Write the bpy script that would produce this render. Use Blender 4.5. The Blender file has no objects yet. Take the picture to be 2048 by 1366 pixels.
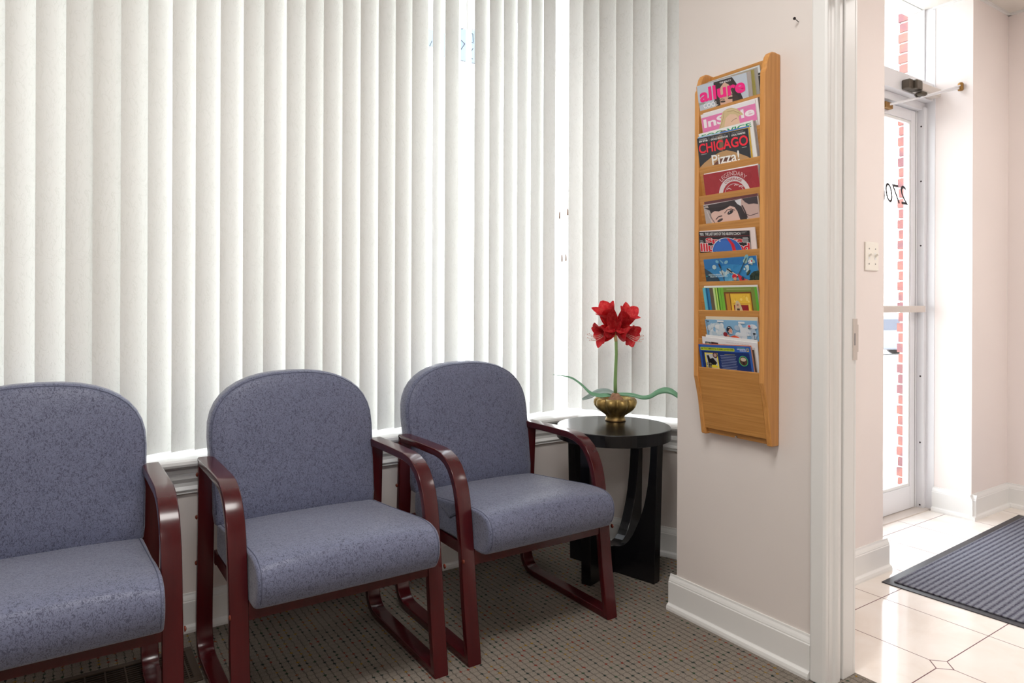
import bpy, math, random
from mathutils import Vector, Matrix
random.seed(7)
C = bpy.context.scene.collection
PI = math.pi
def R(a): return math.radians(a)

# ------------------------------------------------------------------ materials
def lin(c):
    return tuple(((x/12.92) if x <= .04045 else ((x+.055)/1.055)**2.4) for x in c)
def s(r, g, b): return lin((r/255, g/255, b/255))
def mat(name, col=(.8,.8,.8), rough=.5, metal=0, spec=.5, coat=0, sheen=0):
    m = bpy.data.materials.new(name); m.use_nodes = True
    b = m.node_tree.nodes['Principled BSDF']
    b.inputs['Base Color'].default_value = (*col, 1)
    b.inputs['Roughness'].default_value = rough
    b.inputs['Metallic'].default_value = metal
    b.inputs['Specular IOR Level'].default_value = spec
    b.inputs['Coat Weight'].default_value = coat
    b.inputs['Coat Roughness'].default_value = .12
    b.inputs['Sheen Weight'].default_value = sheen
    return m
class NT:
    def __init__(s_, m): s_.m = m; s_.t = m.node_tree; s_.b = s_.t.nodes.get('Principled BSDF')
    def n(s_, typ, **kw):
        o = s_.t.nodes.new(typ)
        for k, v in kw.items():
            if k.startswith('i_'):
                o.inputs[int(k[2:]) if k[2:].isdigit() else k[2:].replace('_', ' ')].default_value = v
            else: setattr(o, k, v)
        return o
    def l(s_, a, b): s_.t.links.new(a, b)
    def coord(s_, scale=(1,1,1), rot=(0,0,0), which='Object'):
        tc = s_.n('ShaderNodeTexCoord'); mp = s_.n('ShaderNodeMapping')
        mp.inputs['Scale'].default_value = scale; mp.inputs['Rotation'].default_value = rot
        s_.l(tc.outputs[which], mp.inputs['Vector']); return mp.outputs[0]
    def noise(s_, vec, scale, detail=2, rough=.5, dist=0):
        n = s_.n('ShaderNodeTexNoise'); n.inputs['Scale'].default_value = scale
        n.inputs['Detail'].default_value = detail; n.inputs['Roughness'].default_value = rough
        n.inputs['Distortion'].default_value = dist
        s_.l(vec, n.inputs['Vector']); return n
    def ramp(s_, fac, stops):
        r = s_.n('ShaderNodeValToRGB'); el = r.color_ramp.elements
        while len(el) < len(stops): el.new(.5)
        for e, (p, c) in zip(el, stops): e.position = p; e.color = (*c, 1)
        s_.l(fac, r.inputs[0]); return r.outputs[0]
    def mix(s_, fac, a, b, mode='MIX'):
        m = s_.n('ShaderNodeMix', data_type='RGBA', blend_type=mode)
        for i, v in ((0, fac), (6, a), (7, b)):
            if isinstance(v, (int, float)): m.inputs[i].default_value = v
            elif isinstance(v, tuple): m.inputs[i].default_value = (*v, 1)
            else: s_.l(v, m.inputs[i])
        return m.outputs[2]
    def math(s_, op, a, b=None, c=None):
        m = s_.n('ShaderNodeMath', operation=op)
        for i, v in enumerate((a, b, c)):
            if v is None: continue
            if isinstance(v, (int, float)): m.inputs[i].default_value = v
            else: s_.l(v, m.inputs[i])
        return m.outputs[0]
    def bump(s_, h, strength=.2, dist=.002):
        b = s_.n('ShaderNodeBump'); b.inputs['Strength'].default_value = strength
        b.inputs['Distance'].default_value = dist
        s_.l(h, b.inputs['Height']); s_.l(b.outputs[0], s_.b.inputs['Normal'])
    def col(s_, c): s_.l(c, s_.b.inputs['Base Color'])

M = {}
def wallpaint(name, c):
    m = mat(name, c, .55, spec=.3); t = NT(m)
    v = t.coord(); n = t.noise(v, 260, 3); t.bump(n.outputs[0], .12, .001)
    n2 = t.noise(v, 1.7, 2)
    t.col(t.ramp(n2.outputs[0], [(.3, tuple(x*.97 for x in c)), (.7, c)]))
    return m
M['wall'] = wallpaint('wall_paint_pinkish_beige', s(226, 218, 213))
M['wall_entry'] = wallpaint('wall_paint_entry', s(240, 231, 227))
M['white'] = mat('white_trim_paint', s(232, 232, 230), .35)
M['ceiling'] = mat('ceiling_tile', s(228, 222, 214), .9)
t = NT(M['ceiling']); v = t.coord(); n = t.noise(v, 170, 4, .7); t.bump(n.outputs[0], .6, .004)

# carpet: grid of cut-pile squares with coloured flecks at the crossings
def carpet():
    m = mat('carpet', s(104, 98, 90), 1.0, spec=.05); t = NT(m)
    tc = t.n('ShaderNodeTexCoord')
    nz = t.noise(tc.outputs['Object'], 55, 2)
    sub = t.n('ShaderNodeVectorMath', operation='SUBTRACT'); t.l(nz.outputs['Color'], sub.inputs[0]); sub.inputs[1].default_value = (.5,.5,.5)
    sc = t.n('ShaderNodeVectorMath', operation='SCALE'); t.l(sub.outputs[0], sc.inputs[0]); sc.inputs['Scale'].default_value = .011
    ad = t.n('ShaderNodeVectorMath', operation='ADD'); t.l(tc.outputs['Object'], ad.inputs[0]); t.l(sc.outputs[0], ad.inputs[1])
    sp = t.n('ShaderNodeSeparateXYZ'); t.l(ad.outputs[0], sp.inputs[0])
    P = .0225
    def line(axis, w, w2):
        a = t.math('DIVIDE', sp.outputs[axis], P)
        f = t.math('FRACT', a); d = t.math('ABSOLUTE', t.math('SUBTRACT', f, .5))
        return d, a
    dx, ax = line(0, 0, 0); dy, ay = line(1, 0, 0)
    lx = t.math('SMOOTH_MAX', t.math('MULTIPLY', t.math('SUBTRACT', .5, dx), 1), 0, .01)
    mx = t.n('ShaderNodeMapRange'); t.l(lx, mx.inputs[0]); mx.inputs[1].default_value = .01; mx.inputs[2].default_value = .075; mx.inputs[3].default_value = 1; mx.inputs[4].default_value = 0
    ly = t.math('SUBTRACT', .5, dy)
    my = t.n('ShaderNodeMapRange'); t.l(ly, my.inputs[0]); my.inputs[1].default_value = .02; my.inputs[2].default_value = .1; my.inputs[3].default_value = .3; my.inputs[4].default_value = 0
    # distance to crossing
    r2 = t.math('SQRT', t.math('ADD', t.math('POWER', lx, 2), t.math('POWER', ly, 2)))
    # ragged
    fn = t.noise(tc.outputs['Object'], 420, 2)
    r3 = t.math('ADD', r2, t.math('MULTIPLY', t.math('SUBTRACT', fn.outputs[0], .5), .3))
    dot = t.n('ShaderNodeMapRange'); t.l(r3, dot.inputs[0]); dot.inputs[1].default_value = .14; dot.inputs[2].default_value = .24; dot.inputs[3].default_value = 1; dot.inputs[4].default_value = 0
    # random colour per crossing
    cb = t.n('ShaderNodeCombineXYZ')
    t.l(t.math('ROUND', ax), cb.inputs[0]); t.l(t.math('ROUND', ay), cb.inputs[1])
    wn = t.n('ShaderNodeTexWhiteNoise', noise_dimensions='2D'); t.l(cb.outputs[0], wn.inputs['Vector'])
    cr = t.n('ShaderNodeValToRGB'); cr.color_ramp.interpolation = 'CONSTANT'
    stops = [(0, s(34,52,50)), (.2, s(138,56,44)), (.32, s(156,122,50)), (.42, s(44,74,54)), (.52, s(120,112,103)), (.93, s(140,84,52))]
    el = cr.color_ramp.elements
    while len(el) < len(stops): el.new(.5)
    for e, (p, c) in zip(el, stops): e.position = p; e.color = (*c, 1)
    t.l(wn.outputs['Value'], cr.inputs[0])
    pile = t.noise(tc.outputs['Object'], 520, 3, .7)
    base = t.ramp(pile.outputs[0], [(.32, s(98,90,82)), (.52, s(146,137,127)), (.7, s(182,172,160))])
    c1 = t.mix(t.math('MULTIPLY', t.math('MAXIMUM', mx.outputs[0], my.outputs[0]), .75), base, s(50,43,38))
    c2 = t.mix(t.math('MULTIPLY', dot.outputs[0], .9), c1, cr.outputs[0])
    t.col(c2)
    h = t.math('SUBTRACT', pile.outputs[0], t.math('MAXIMUM', mx.outputs[0], my.outputs[0]))
    t.bump(h, .7, .004)
    return m
M['carpet'] = carpet()

# entry tile: square tiles, thin grout, small diamond inset at every second crossing
def tile():
    m = mat('floor_tile', s(236,226,212), .12, spec=.5); t = NT(m)
    tc = t.n('ShaderNodeTexCoord'); sp = t.n('ShaderNodeSeparateXYZ'); t.l(tc.outputs['Object'], sp.inputs[0])
    px, py = .32, .345
    def dist(o, off, p):
        a = t.math('DIVIDE', t.math('SUBTRACT', o, off), p)
        f = t.math('SUBTRACT', a, t.math('ROUND', a))
        return t.math('MULTIPLY', t.math('ABSOLUTE', f), p), t.math('ROUND', a)
    dx, ix = dist(sp.outputs[0], 2.209, px); dy, iy = dist(sp.outputs[1], .972, py)
    g = t.math('MINIMUM', dx, dy)
    # diamond
    ex = t.math('COMPARE', t.math('FLOORED_MODULO', ix, 3), 0, .1); ey = t.math('COMPARE', t.math('FLOORED_MODULO', iy, 3), 0, .1)
    both = t.math('MULTIPLY', ex, ey)
    md = t.math('ADD', dx, dy)
    inside = t.math('MULTIPLY', t.math('LESS_THAN', md, .034), both)
    edge = t.math('MULTIPLY', t.math('LESS_THAN', t.math('ABSOLUTE', t.math('SUBTRACT', md, .034)), .0022), both)
    gl = t.math('MULTIPLY', t.math('LESS_THAN', g, .0015), t.math('SUBTRACT', 1, inside))
    gr = t.math('MAXIMUM', gl, edge)
    n = t.noise(tc.outputs['Object'], 5, 4, .6, 1)
    base = t.ramp(n.outputs[0], [(.3, s(232,222,212)), (.5, s(238,230,222)), (.75, s(242,236,230))])
    t.col(t.mix(gr, base, s(104,66,70)))
    r = t.math('ADD', .1, t.math('MULTIPLY', gr, .7)); t.l(r, t.b.inputs['Roughness'])
    t.bump(t.math('SUBTRACT', 0, gr), .3, .001)
    return m
M['tile'] = tile()

def fabric():
    m = mat('blue_grey_upholstery', s(112,116,140), .62, spec=.35, sheen=.25); t = NT(m)
    v = t.coord((1,1,1))
    # vermicular squiggles: thin contour bands of a distorted noise
    v2 = t.coord((1, 1, .62)); n = t.noise(v2, 150, 1.0, .5, 1.3)
    d = t.math('ABSOLUTE', t.math('SUBTRACT', n.outputs[0], .5))
    mr = t.n('ShaderNodeMapRange'); t.l(d, mr.inputs[0]); mr.inputs[1].default_value = .028; mr.inputs[2].default_value = .052; mr.inputs[3].default_value = 1; mr.inputs[4].default_value = 0
    n3 = t.noise(v, 90, 2)
    br = t.math('GREATER_THAN', n3.outputs[0], .33)
    f = t.math('MULTIPLY', mr.outputs[0], br)
    w = t.noise(v, 900, 2)
    base = t.ramp(w.outputs[0], [(.35, s(94,99,124)), (.65, s(116,121,145))])
    t.col(t.mix(t.math('MULTIPLY', f, .75), base, s(62,66,86)))
    t.l(t.math('ADD', .42, t.math('MULTIPLY', f, .3)), t.b.inputs['Roughness'])
    n4 = t.noise(v, 9, 2)
    h = t.math('ADD', t.math('MULTIPLY', f, -.25), t.math('MULTIPLY', n4.outputs[0], 3.0))
    t.bump(h, .5, .0015)
    return m
M['fabric'] = fabric()
M['piping'] = mat('upholstery_seam', s(84,88,110), .7)

def wood(name, c1, c2, scale, rough, coat, axis='Z', fine=90, bumps=.05):
    m = mat(name, c1, rough, coat=coat, spec=.35 if coat > .3 else .5); t = NT(m)
    sc = {'Z': (fine, fine, 3), 'Y': (fine, 3, fine), 'X': (3, fine, fine)}[axis]
    v = t.coord(sc); n = t.noise(v, scale, 4, .65, .4)
    t.col(t.ramp(n.outputs[0], [(.3, c1), (.7, c2)]))
    if bumps: t.bump(n.outputs[0], bumps, .001)
    return m
M['mahogany'] = wood('mahogany_lacquer', s(60,11,17), s(74,16,20), .35, .22, .32, 'Z', 60, .02)
M['oakZ'] = wood('oak_vertical', s(188,128,64), s(214,154,86), 1.6, .42, .1, 'Z', 110, .15)
M['oakY'] = wood('oak_horizontal', s(176,120,58), s(204,148,80), 1.6, .45, .1, 'Y', 110, .15)
M['black'] = wood('black_stained_wood', s(12,12,14), s(20,20,23), 1.2, .24, 0, 'X', 70, .05)
M['cap'] = mat('copper_brown_screw_cap', s(110,44,28), .25)
M['alu'] = mat('brushed_aluminium', s(228,228,231), .42, .1)
M['alu_warm'] = mat('beige_painted_aluminium', s(206,196,188), .4, .1)
M['closer'] = mat('dark_bronze_casting', s(92,84,74), .45, .6)
M['rust'] = mat('rusty_brass', s(150,112,60), .5, .7)
M['gap_shade'] = mat('dark_gap_shade', s(60,52,54), .7)
M['screw'] = mat('dark_screw', s(40,30,32), .5, .3)
M['steel'] = mat('steel', s(150,148,148), .3, .9)
M['switch'] = mat('ivory_plastic', s(242,238,228), .3)
M['plaster'] = mat('exterior_white', s(240,240,242), .6)
M['concrete'] = mat('pale_concrete', s(225,222,218), .9)
M['mat_rubber'] = mat('mat_rubber', s(46,45,50), .45)
M['vent'] = mat('brown_register', s(70,56,44), .5, .3)
M['duct_shade'] = mat('duct_shade_black', s(8,8,8), .9)
M['cord'] = mat('white_cord', s(220,220,220), .6)
M['tassel'] = mat('tan_tassel', s(186,164,150), .5)
M['decal'] = mat('pale_blue_decal', s(176,196,222), .5)
M['decal_line'] = mat('grey_decal_line', s(110,112,120), .5)

def mat_rib():
    m = mat('mat_ribbed_pile', s(92,94,102), .95, spec=.1); t = NT(m)
    tc = t.n('ShaderNodeTexCoord'); sp = t.n('ShaderNodeSeparateXYZ'); t.l(tc.outputs['Object'], sp.inputs[0])
    f = t.math('FRACT', t.math('DIVIDE', sp.outputs[1], .0215))
    w = t.math('ABSOLUTE', t.math('SUBTRACT', f, .5))
    n = t.noise(tc.outputs['Object'], 130, 3, .8)
    k = t.math('ADD', w, t.math('MULTIPLY', t.math('SUBTRACT', n.outputs[0], .5), .9))
    t.col(t.ramp(k, [(.08, s(126,128,136)), (.3, s(104,104,114)), (.5, s(66,64,78))]))
    t.bump(t.math('SUBTRACT', 0, k), .9, .006)
    return m
M['mat_rib'] = mat_rib()

def brick():
    m = mat('brick', s(186,112,96), .9, spec=.1); t = NT(m)
    v = t.coord(); n = t.noise(v, 9, 1); n2 = t.noise(v, 160, 3)
    c = t.ramp(n.outputs[0], [(.35, s(138,92,88)), (.5, s(150,100,90)), (.65, s(126,88,90))])
    t.col(t.mix(.25, c, n2.outputs['Color'], 'OVERLAY')); t.bump(n2.outputs[0], .4, .003)
    return m
M['brick'] = brick()
M['mortar'] = mat('mortar', s(200,192,184), .95)

def vane():
    m = bpy.data.materials.new('vane_vinyl'); m.use_nodes = True; t = NT(m)
    for n in list(t.t.nodes): t.t.nodes.remove(n)
    out = t.n('ShaderNodeOutputMaterial')
    tc = t.n('ShaderNodeTexCoord')
    mp = t.n('ShaderNodeMapping'); mp.inputs['Scale'].default_value = (1, 1, .45); t.l(tc.outputs['Object'], mp.inputs[0])
    n = t.noise(mp.outputs[0], 34, 2, .5, 2.2)
    w = t.math('ABSOLUTE', t.math('SUBTRACT', n.outputs[0], .5))
    mr = t.n('ShaderNodeMapRange'); t.l(w, mr.inputs[0]); mr.inputs[1].default_value = 0; mr.inputs[2].default_value = .03
    cc = t.mix(mr.outputs[0], s(217,217,212), s(223,223,219))
    b = t.n('ShaderNodeBump'); b.inputs['Strength'].default_value = .25; b.inputs['Distance'].default_value = .0015
    t.l(mr.outputs[0], b.inputs['Height'])
    d = t.n('ShaderNodeBsdfPrincipled'); d.inputs['Roughness'].default_value = .45
    t.l(cc, d.inputs['Base Color']); t.l(b.outputs[0], d.inputs['Normal'])
    tr = t.n('ShaderNodeBsdfTranslucent'); t.l(cc, tr.inputs['Color']); t.l(b.outputs[0], tr.inputs['Normal'])
    mx = t.n('ShaderNodeMixShader'); mx.inputs[0].default_value = VANE_T
    t.l(d.outputs[0], mx.inputs[1]); t.l(tr.outputs[0], mx.inputs[2]); t.l(mx.outputs[0], out.inputs[0])
    return m
VANE_T = .055
M['vane'] = vane()

def glass(name, tint=(1,1,1)):
    m = bpy.data.materials.new(name); m.use_nodes = True; t = NT(m)
    for n in list(t.t.nodes): t.t.nodes.remove(n)
    out = t.n('ShaderNodeOutputMaterial'); tr = t.n('ShaderNodeBsdfTransparent'); tr.inputs[0].default_value = (*tint, 1)
    g = t.n('ShaderNodeBsdfGlossy'); g.inputs['Roughness'].default_value = .02
    lw = t.n('ShaderNodeLayerWeight'); lw.inputs[0].default_value = .5
    fr = t.math('ADD', .03, t.math('MULTIPLY', t.math('POWER', lw.outputs['Facing'], 5), .5))
    mx = t.n('ShaderNodeMixShader'); t.l(fr, mx.inputs[0]); t.l(tr.outputs[0], mx.inputs[1]); t.l(g.outputs[0], mx.inputs[2])
    t.l(mx.outputs[0], out.inputs[0]); return m
M['glass'] = glass('clear_glass', (.96,.97,.97))

def petal():
    m = bpy.data.materials.new('red_silk_petal'); m.use_nodes = True; t = NT(m); b = t.b
    tc = t.n('ShaderNodeTexCoord'); n = t.noise(tc.outputs['Object'], 60, 3, .6, .5)
    c = t.ramp(n.outputs[0], [(.3, s(214,30,48)), (.52, s(236,62,72)), (.75, s(244,116,108))])
    t.l(c, b.inputs['Base Color']); b.inputs['Roughness'].default_value = .6
    tr = t.n('ShaderNodeBsdfTranslucent'); t.l(c, tr.inputs[0])
    mx = t.n('ShaderNodeMixShader'); mx.inputs[0].default_value = .45
    out = t.t.nodes['Material Output']; t.l(b.outputs[0], mx.inputs[1]); t.l(tr.outputs[0], mx.inputs[2]); t.l(mx.outputs[0], out.inputs[0])
    n2 = t.noise(tc.outputs['Object'], 190, 2); t.bump(n2.outputs[0], .3, .002)
    return m
M['petal'] = petal()
M['leaf'] = mat('green_leaf', s(112,164,130), .4)
M['leaf_grey'] = mat('grey_green_leaf', s(140,158,152), .45)
M['stem'] = mat('green_stem', s(128,164,100), .5)
M['stem_pale'] = mat('pale_sheath', s(214,202,140), .6)
M['calyx'] = mat('dark_calyx', s(44,66,52), .6)
M['stamen'] = mat('stamen_pink', s(232,190,180), .6)
M['bulb'] = wood('bulb_husk', s(120,84,60), s(182,140,110), 1.2, .7, 0, 'X', 60, .3)
M['moss'] = mat('dark_soil', s(52,40,32), .9)
def goldm():
    m = mat('antique_gold', s(168,140,84), .42, .75); t = NT(m)
    v = t.coord(); n = t.noise(v, 40, 3)
    t.col(t.ramp(n.outputs[0], [(.3, s(128,104,60)), (.6, s(172,146,90)), (.8, s(190,164,104))])); return m
M['gold'] = goldm()
M['gold_dark'] = mat('antique_gold_foot', s(132,104,66), .35, .8)

# ------------------------------------------------------------------ mesh building
class MB:
    def __init__(s_): s_.v = []; s_.f = []; s_.mi = []; s_.mats = []; s_.sm = []
    def _m(s_, m):
        if m not in s_.mats: s_.mats.append(m)
        return s_.mats.index(m)
    def add(s_, vs, fs, m=None, smooth=False):
        o = len(s_.v); s_.v += [tuple(v) for v in vs]
        k = s_._m(m) if m else 0
        for f in fs: s_.f.append([o+i for i in f]); s_.mi.append(k); s_.sm.append(smooth)
        return s_
    def box(s_, x0, x1, y0, y1, z0, z1, m=None):
        vs = [(x, y, z) for x in (x0, x1) for y in (y0, y1) for z in (z0, z1)]
        return s_.add(vs, [(0,1,3,2),(4,6,7,5),(0,4,5,1),(2,3,7,6),(0,2,6,4),(1,5,7,3)], m)
    def prism(s_, pts, axis, a, b, m=None, smooth=False):
        """pts: 2d polygon, extruded along axis from a to b. axis 'X': pts=(y,z); 'Y': (x,z); 'Z': (x,y)"""
        def P(p, t):
            return {'X': (t, p[0], p[1]), 'Y': (p[0], t, p[1]), 'Z': (p[0], p[1], t)}[axis]
        n = len(pts)
        vs = [P(p, a) for p in pts] + [P(p, b) for p in pts]
        fs = [tuple(range(n))[::-1], tuple(range(n, 2*n))]
        o = len(s_.v)
        s_.add(vs, fs, m, False)
        k = s_._m(m) if m else 0
        for i in range(n):
            j = (i+1) % n
            s_.f.append([o+i, o+j, o+n+j, o+n+i]); s_.mi.append(k); s_.sm.append(smooth)
        return s_
    def prism_dir(s_, pts, p0, e, n, a, b, m=None):
        """profile pts=(offset along n, z) swept along horizontal direction e from a to b, from base p0"""
        k = len(pts)
        vs = []
        for t in (a, b):
            for (o, z) in pts: vs.append((p0[0]+e[0]*t+n[0]*o, p0[1]+e[1]*t+n[1]*o, z))
        fs = [tuple(range(k))[::-1], tuple(range(k, 2*k))] + [(i, (i+1) % k, k+(i+1) % k, k+i) for i in range(k)]
        return s_.add(vs, fs, m)
    def lathe(s_, prof, c=(0,0,0), n=32, m=None, rf=None, smooth=True):
        vs = []; fs = []
        for j, (r, z) in enumerate(prof):
            for i in range(n):
                a = 2*PI*i/n; rr = r*(rf(a, j) if rf else 1)
                vs.append((c[0]+rr*math.cos(a), c[1]+rr*math.sin(a), c[2]+z))
        for j in range(len(prof)-1):
            for i in range(n):
                k = (i+1) % n
                fs.append((j*n+i, j*n+k, (j+1)*n+k, (j+1)*n+i))
        fs.append(tuple(range(n))[::-1]); fs.append(tuple(range((len(prof)-1)*n, len(prof)*n)))
        return s_.add(vs, fs, m, smooth)
    def tube(s_, pts, r, n=8, m=None, smooth=True):
        pts = [Vector(p) for p in pts]; rs = r if isinstance(r, (list, tuple)) else [r]*len(pts)
        vs = []; fs = []; prev = None
        for i, p in enumerate(pts):
            d = (pts[min(i+1, len(pts)-1)] - pts[max(i-1, 0)]).normalized()
            if prev is None:
                a = d.orthogonal().normalized()
            else:
                a = (prev - d*prev.dot(d)).normalized()
            prev = a; b = d.cross(a)
            for k in range(n):
                q = 2*PI*k/n; vs.append(p + (a*math.cos(q)+b*math.sin(q))*rs[i])
        for i in range(len(pts)-1):
            for k in range(n):
                l = (k+1) % n; fs.append((i*n+k, i*n+l, (i+1)*n+l, (i+1)*n+k))
        fs.append(tuple(range(n))[::-1]); fs.append(tuple(range((len(pts)-1)*n, len(pts)*n)))
        return s_.add(vs, fs, m, smooth)
    def grid(s_, rows, m=None, smooth=True, closed=False):
        nr = len(rows); nc = len(rows[0]); vs = [p for r in rows for p in r]; fs = []
        for i in range(nr-1):
            for j in range(nc if closed else nc-1):
                k = (j+1) % nc
                fs.append((i*nc+j, i*nc+k, (i+1)*nc+k, (i+1)*nc+j))
        return s_.add(vs, fs, m, smooth)
    def build(s_, name, m=None, parent=None, loc=None, bevel=0, seg=2, solid=0, subsurf=0):
        me = bpy.data.meshes.new(name); me.from_pydata(s_.v, [], s_.f)
        ms = s_.mats if s_.mats else [m]
        for x in ms: me.materials.append(x)
        if s_.mats:
            for p, k in zip(me.polygons, s_.mi): p.material_index = k
        for p, k in zip(me.polygons, s_.sm): p.use_smooth = k
        import bmesh
        bm = bmesh.new(); bm.from_mesh(me); bmesh.ops.recalc_face_normals(bm, faces=bm.faces); bm.to_mesh(me); bm.free()
        o = bpy.data.objects.new(name, me); C.objects.link(o)
        if loc: o.location = loc
        if parent: o.parent = parent
        if solid:
            md = o.modifiers.new('solid', 'SOLIDIFY'); md.thickness = solid; md.offset = 0
        if bevel:
            md = o.modifiers.new('bevel', 'BEVEL'); md.width = bevel; md.segments = seg; md.limit_method = 'ANGLE'; md.angle_limit = R(40)
            md.harden_normals = False
        if subsurf:
            md = o.modifiers.new('sub', 'SUBSURF'); md.levels = subsurf; md.render_levels = subsurf
        return o
def tag(o, label, cat, group=None, kind=None):
    o['label'] = label; o['category'] = cat
    if group: o['group'] = group
    if kind: o['kind'] = kind
    return o
def struct(o, label=None):
    o['kind'] = 'structure'
    if label: o['label'] = label
    return o
def thing(name, label, cat, loc=(0,0,0), group=None, rot=None):
    o = bpy.data.objects.new(name, None); C.objects.link(o); o.location = loc
    o.empty_display_size = .1
    if rot: o.rotation_euler = rot
    return tag(o, label, cat, group)
def copy_tree(o, parent=None):
    c = o.copy(); C.objects.link(c)
    if parent: c.parent = parent
    for ch in list(o.children): copy_tree(ch, c)
    return c

# ------------------------------------------------------------------ camera
H = 1.08
dv = Vector((.5577, .830, 0)).normalized()
rv = Vector((dv.y, -dv.x, 0))
cam = bpy.data.cameras.new('camera'); co = bpy.data.objects.new('camera', cam); C.objects.link(co)
co.location = (0, 0, H)
RHO = .0038
upv = Vector((0,0,1)) 
# roll: the world's vertical leans slightly in the frame
x_ax = (rv*math.cos(RHO) + upv*math.sin(RHO)); y_ax = (upv*math.cos(RHO) - rv*math.sin(RHO)); z_ax = -dv
mw = Matrix((x_ax, y_ax, z_ax)).transposed().to_4x4(); mw.translation = co.location
co.matrix_world = mw
cam.sensor_width = 36; cam.lens = 1361/2048*36; cam.shift_y = -(683-605.5)/2048
cam.clip_start = .02; cam.clip_end = 200
bpy.context.scene.camera = co

# ------------------------------------------------------------------ the room
CE = 2.64
YA = 2.45                       # window wall face
EA = Vector((-.3988, .917, 0)).normalized()      # along the angled wall, away from the pillar
NA = Vector((EA.y, -EA.x, 0))                    # outward through the angled wall
PA = Vector((2.20, 2.01, 0))
def diag(sv, off=0): return (PA + EA*sv + NA*off)
SC = (YA - PA.y)/EA.y                            # corner with window wall
XC = PA.x + EA.x*SC
def Yat(off): # intersection of the angled plane at offset and y
    return None
XL, YB = -1.9, -2.6
struct(MB().box(XL-.1, 1.95, YB-.1, 2.7, -.08, 0).box(1.95, 2.45, 1.6, 2.7, -.08, 0).build('floor', M['carpet']), 'grey-brown carpet with small coloured flecks in a grid')
struct(MB().box(1.95, 4.5, -1.5, 1.6, -.08, 0).box(2.45, 4.5, 1.6, 1.87, -.08, 0).build('floor_entry', M['tile']), 'cream floor tiles of the entry')
struct(MB().box(XL-.1, 2.45, YB-.1, 2.65, CE, CE+.1).box(2.45, 4.5, YB-.1, 1.87, CE, CE+.1).build('ceiling', M['ceiling']))
WT = .16
# window wall: below, above, left
sill_z = .545
b = MB().box(XL, XC+.06, YA, YA+WT, 0, sill_z); b.box(XL, XC+.06, YA, YA+WT, 2.60, CE); b.box(XL, -1.25, YA, YA+WT, sill_z, 2.60)
struct(b.build('wall_back', M['wall']), 'pinkish beige wall under and around the wide window')

def dpoly(mb, s0, s1, o0, o1, z0, z1, m=None):
    pts = [diag(s0, o0), diag(s1, o0), diag(s1, o1), diag(s0, o1)]
    return mb.prism([(p.x, p.y) for p in pts], 'Z', z0, z1, m)
b = MB(); dpoly(b, -.40, SC+.03, 0, WT, 0, sill_z); dpoly(b, -.40, SC+.03, 0, WT, 2.60, CE)
struct(b.build('wall_angled', M['wall']), 'short angled wall behind the round table')
struct(MB().box(1.82, 1.94, 1.12, 1.662, 0, CE).build('wall_right', M['wall']), 'wall section holding the wooden magazine rack')
struct(MB().box(1.94, 2.80, 1.455, 1.662, 0, CE).box(2.36, 2.80, 1.662, 1.86, 0, CE).build('wall_entry_left', M['wall_entry']), 'entry wall with the light switch')
struct(MB().box(3.83, 4.35, 1.55, 1.735, 0, CE).build('wall_entry_front', M['wall_entry']))
struct(MB().box(4.25, 4.4, -1.5, 1.55, 0, CE).build('wall_entry_far', M['wall_entry']))
struct(MB().box(1.94, 4.4, -1.6, -1.5, 0, CE).build('wall_entry_rear', M['wall_entry']))
struct(MB().box(1.82, 1.94, .16, 1.12, 2.03, CE).box(1.82, 1.94, YB, .16, 0, CE).build('wall_divider', M['wall']))
struct(MB().box(XL-.1, XL, YB, YA+WT, 0, CE).build('wall_left', M['wall']))
struct(MB().box(XL-.1, 1.94, YB-.1, YB, 0, CE).build('wall_rear', M['wall']))

# baseboards (profile: shoe, flat, ogee cap)
def bprof(h):
    return [(0, 0), (-.026, 0), (-.0265, .008), (-.024, .017), (-.016, .022), (-.015, .024), (-.015, h-.026), (-.013, h-.023), (-.013, h-.02), (-.010, h-.013), (-.006, h-.006), (-.005, h), (0, h)]
def baseboard(name, p0, p1, nrm, h, e0=0, e1=0):
    p0 = Vector((*p0, 0)); p1 = Vector((*p1, 0)); e = (p1-p0).normalized(); L = (p1-p0).length
    return struct(MB().prism_dir(bprof(h), p0, e, nrm, -e0, L+e1).build(name, M['white']))
baseboard('baseboard_back', (XL, YA), (XC, YA), (0, 1), .122)
baseboard('baseboard_angled', (PA.x, PA.y), (XC, YA), (NA.x, NA.y), .122, .37, 0)
baseboard('baseboard_right', (1.82, 1.145), (1.82, 1.662), (1, 0), .122, 0, .026)
baseboard('baseboard_right_end', (1.82, 1.662), (2.34, 1.662), (0, -1), .122, 0, 0)
baseboard('baseboard_entry_left', (1.96, 1.455), (2.80, 1.455), (0, 1), .125, 0, .026)
baseboard('baseboard_entry_return', (2.80, 1.455), (2.80, 1.72), (-1, 0), .125)
baseboard('baseboard_entry_reveal', (3.83, 1.55), (3.83, 1.73), (1, 0), .125, .026, 0)
baseboard('baseboard_entry_front', (3.83, 1.55), (4.25, 1.55), (0, 1), .125, .026, 0)
baseboard('baseboard_entry_far', (4.25, -1.4), (4.25, 1.55), (1, 0), .125)
# ceiling edge trim of the entry
struct(MB().box(4.235, 4.25, -1.4, 1.55, CE-.012, CE).box(3.83, 4.25, 1.537, 1.55, CE-.012, CE).box(3.818, 3.83, 1.537, 1.735, CE-.012, CE).build('trim_1', M['white']))

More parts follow.
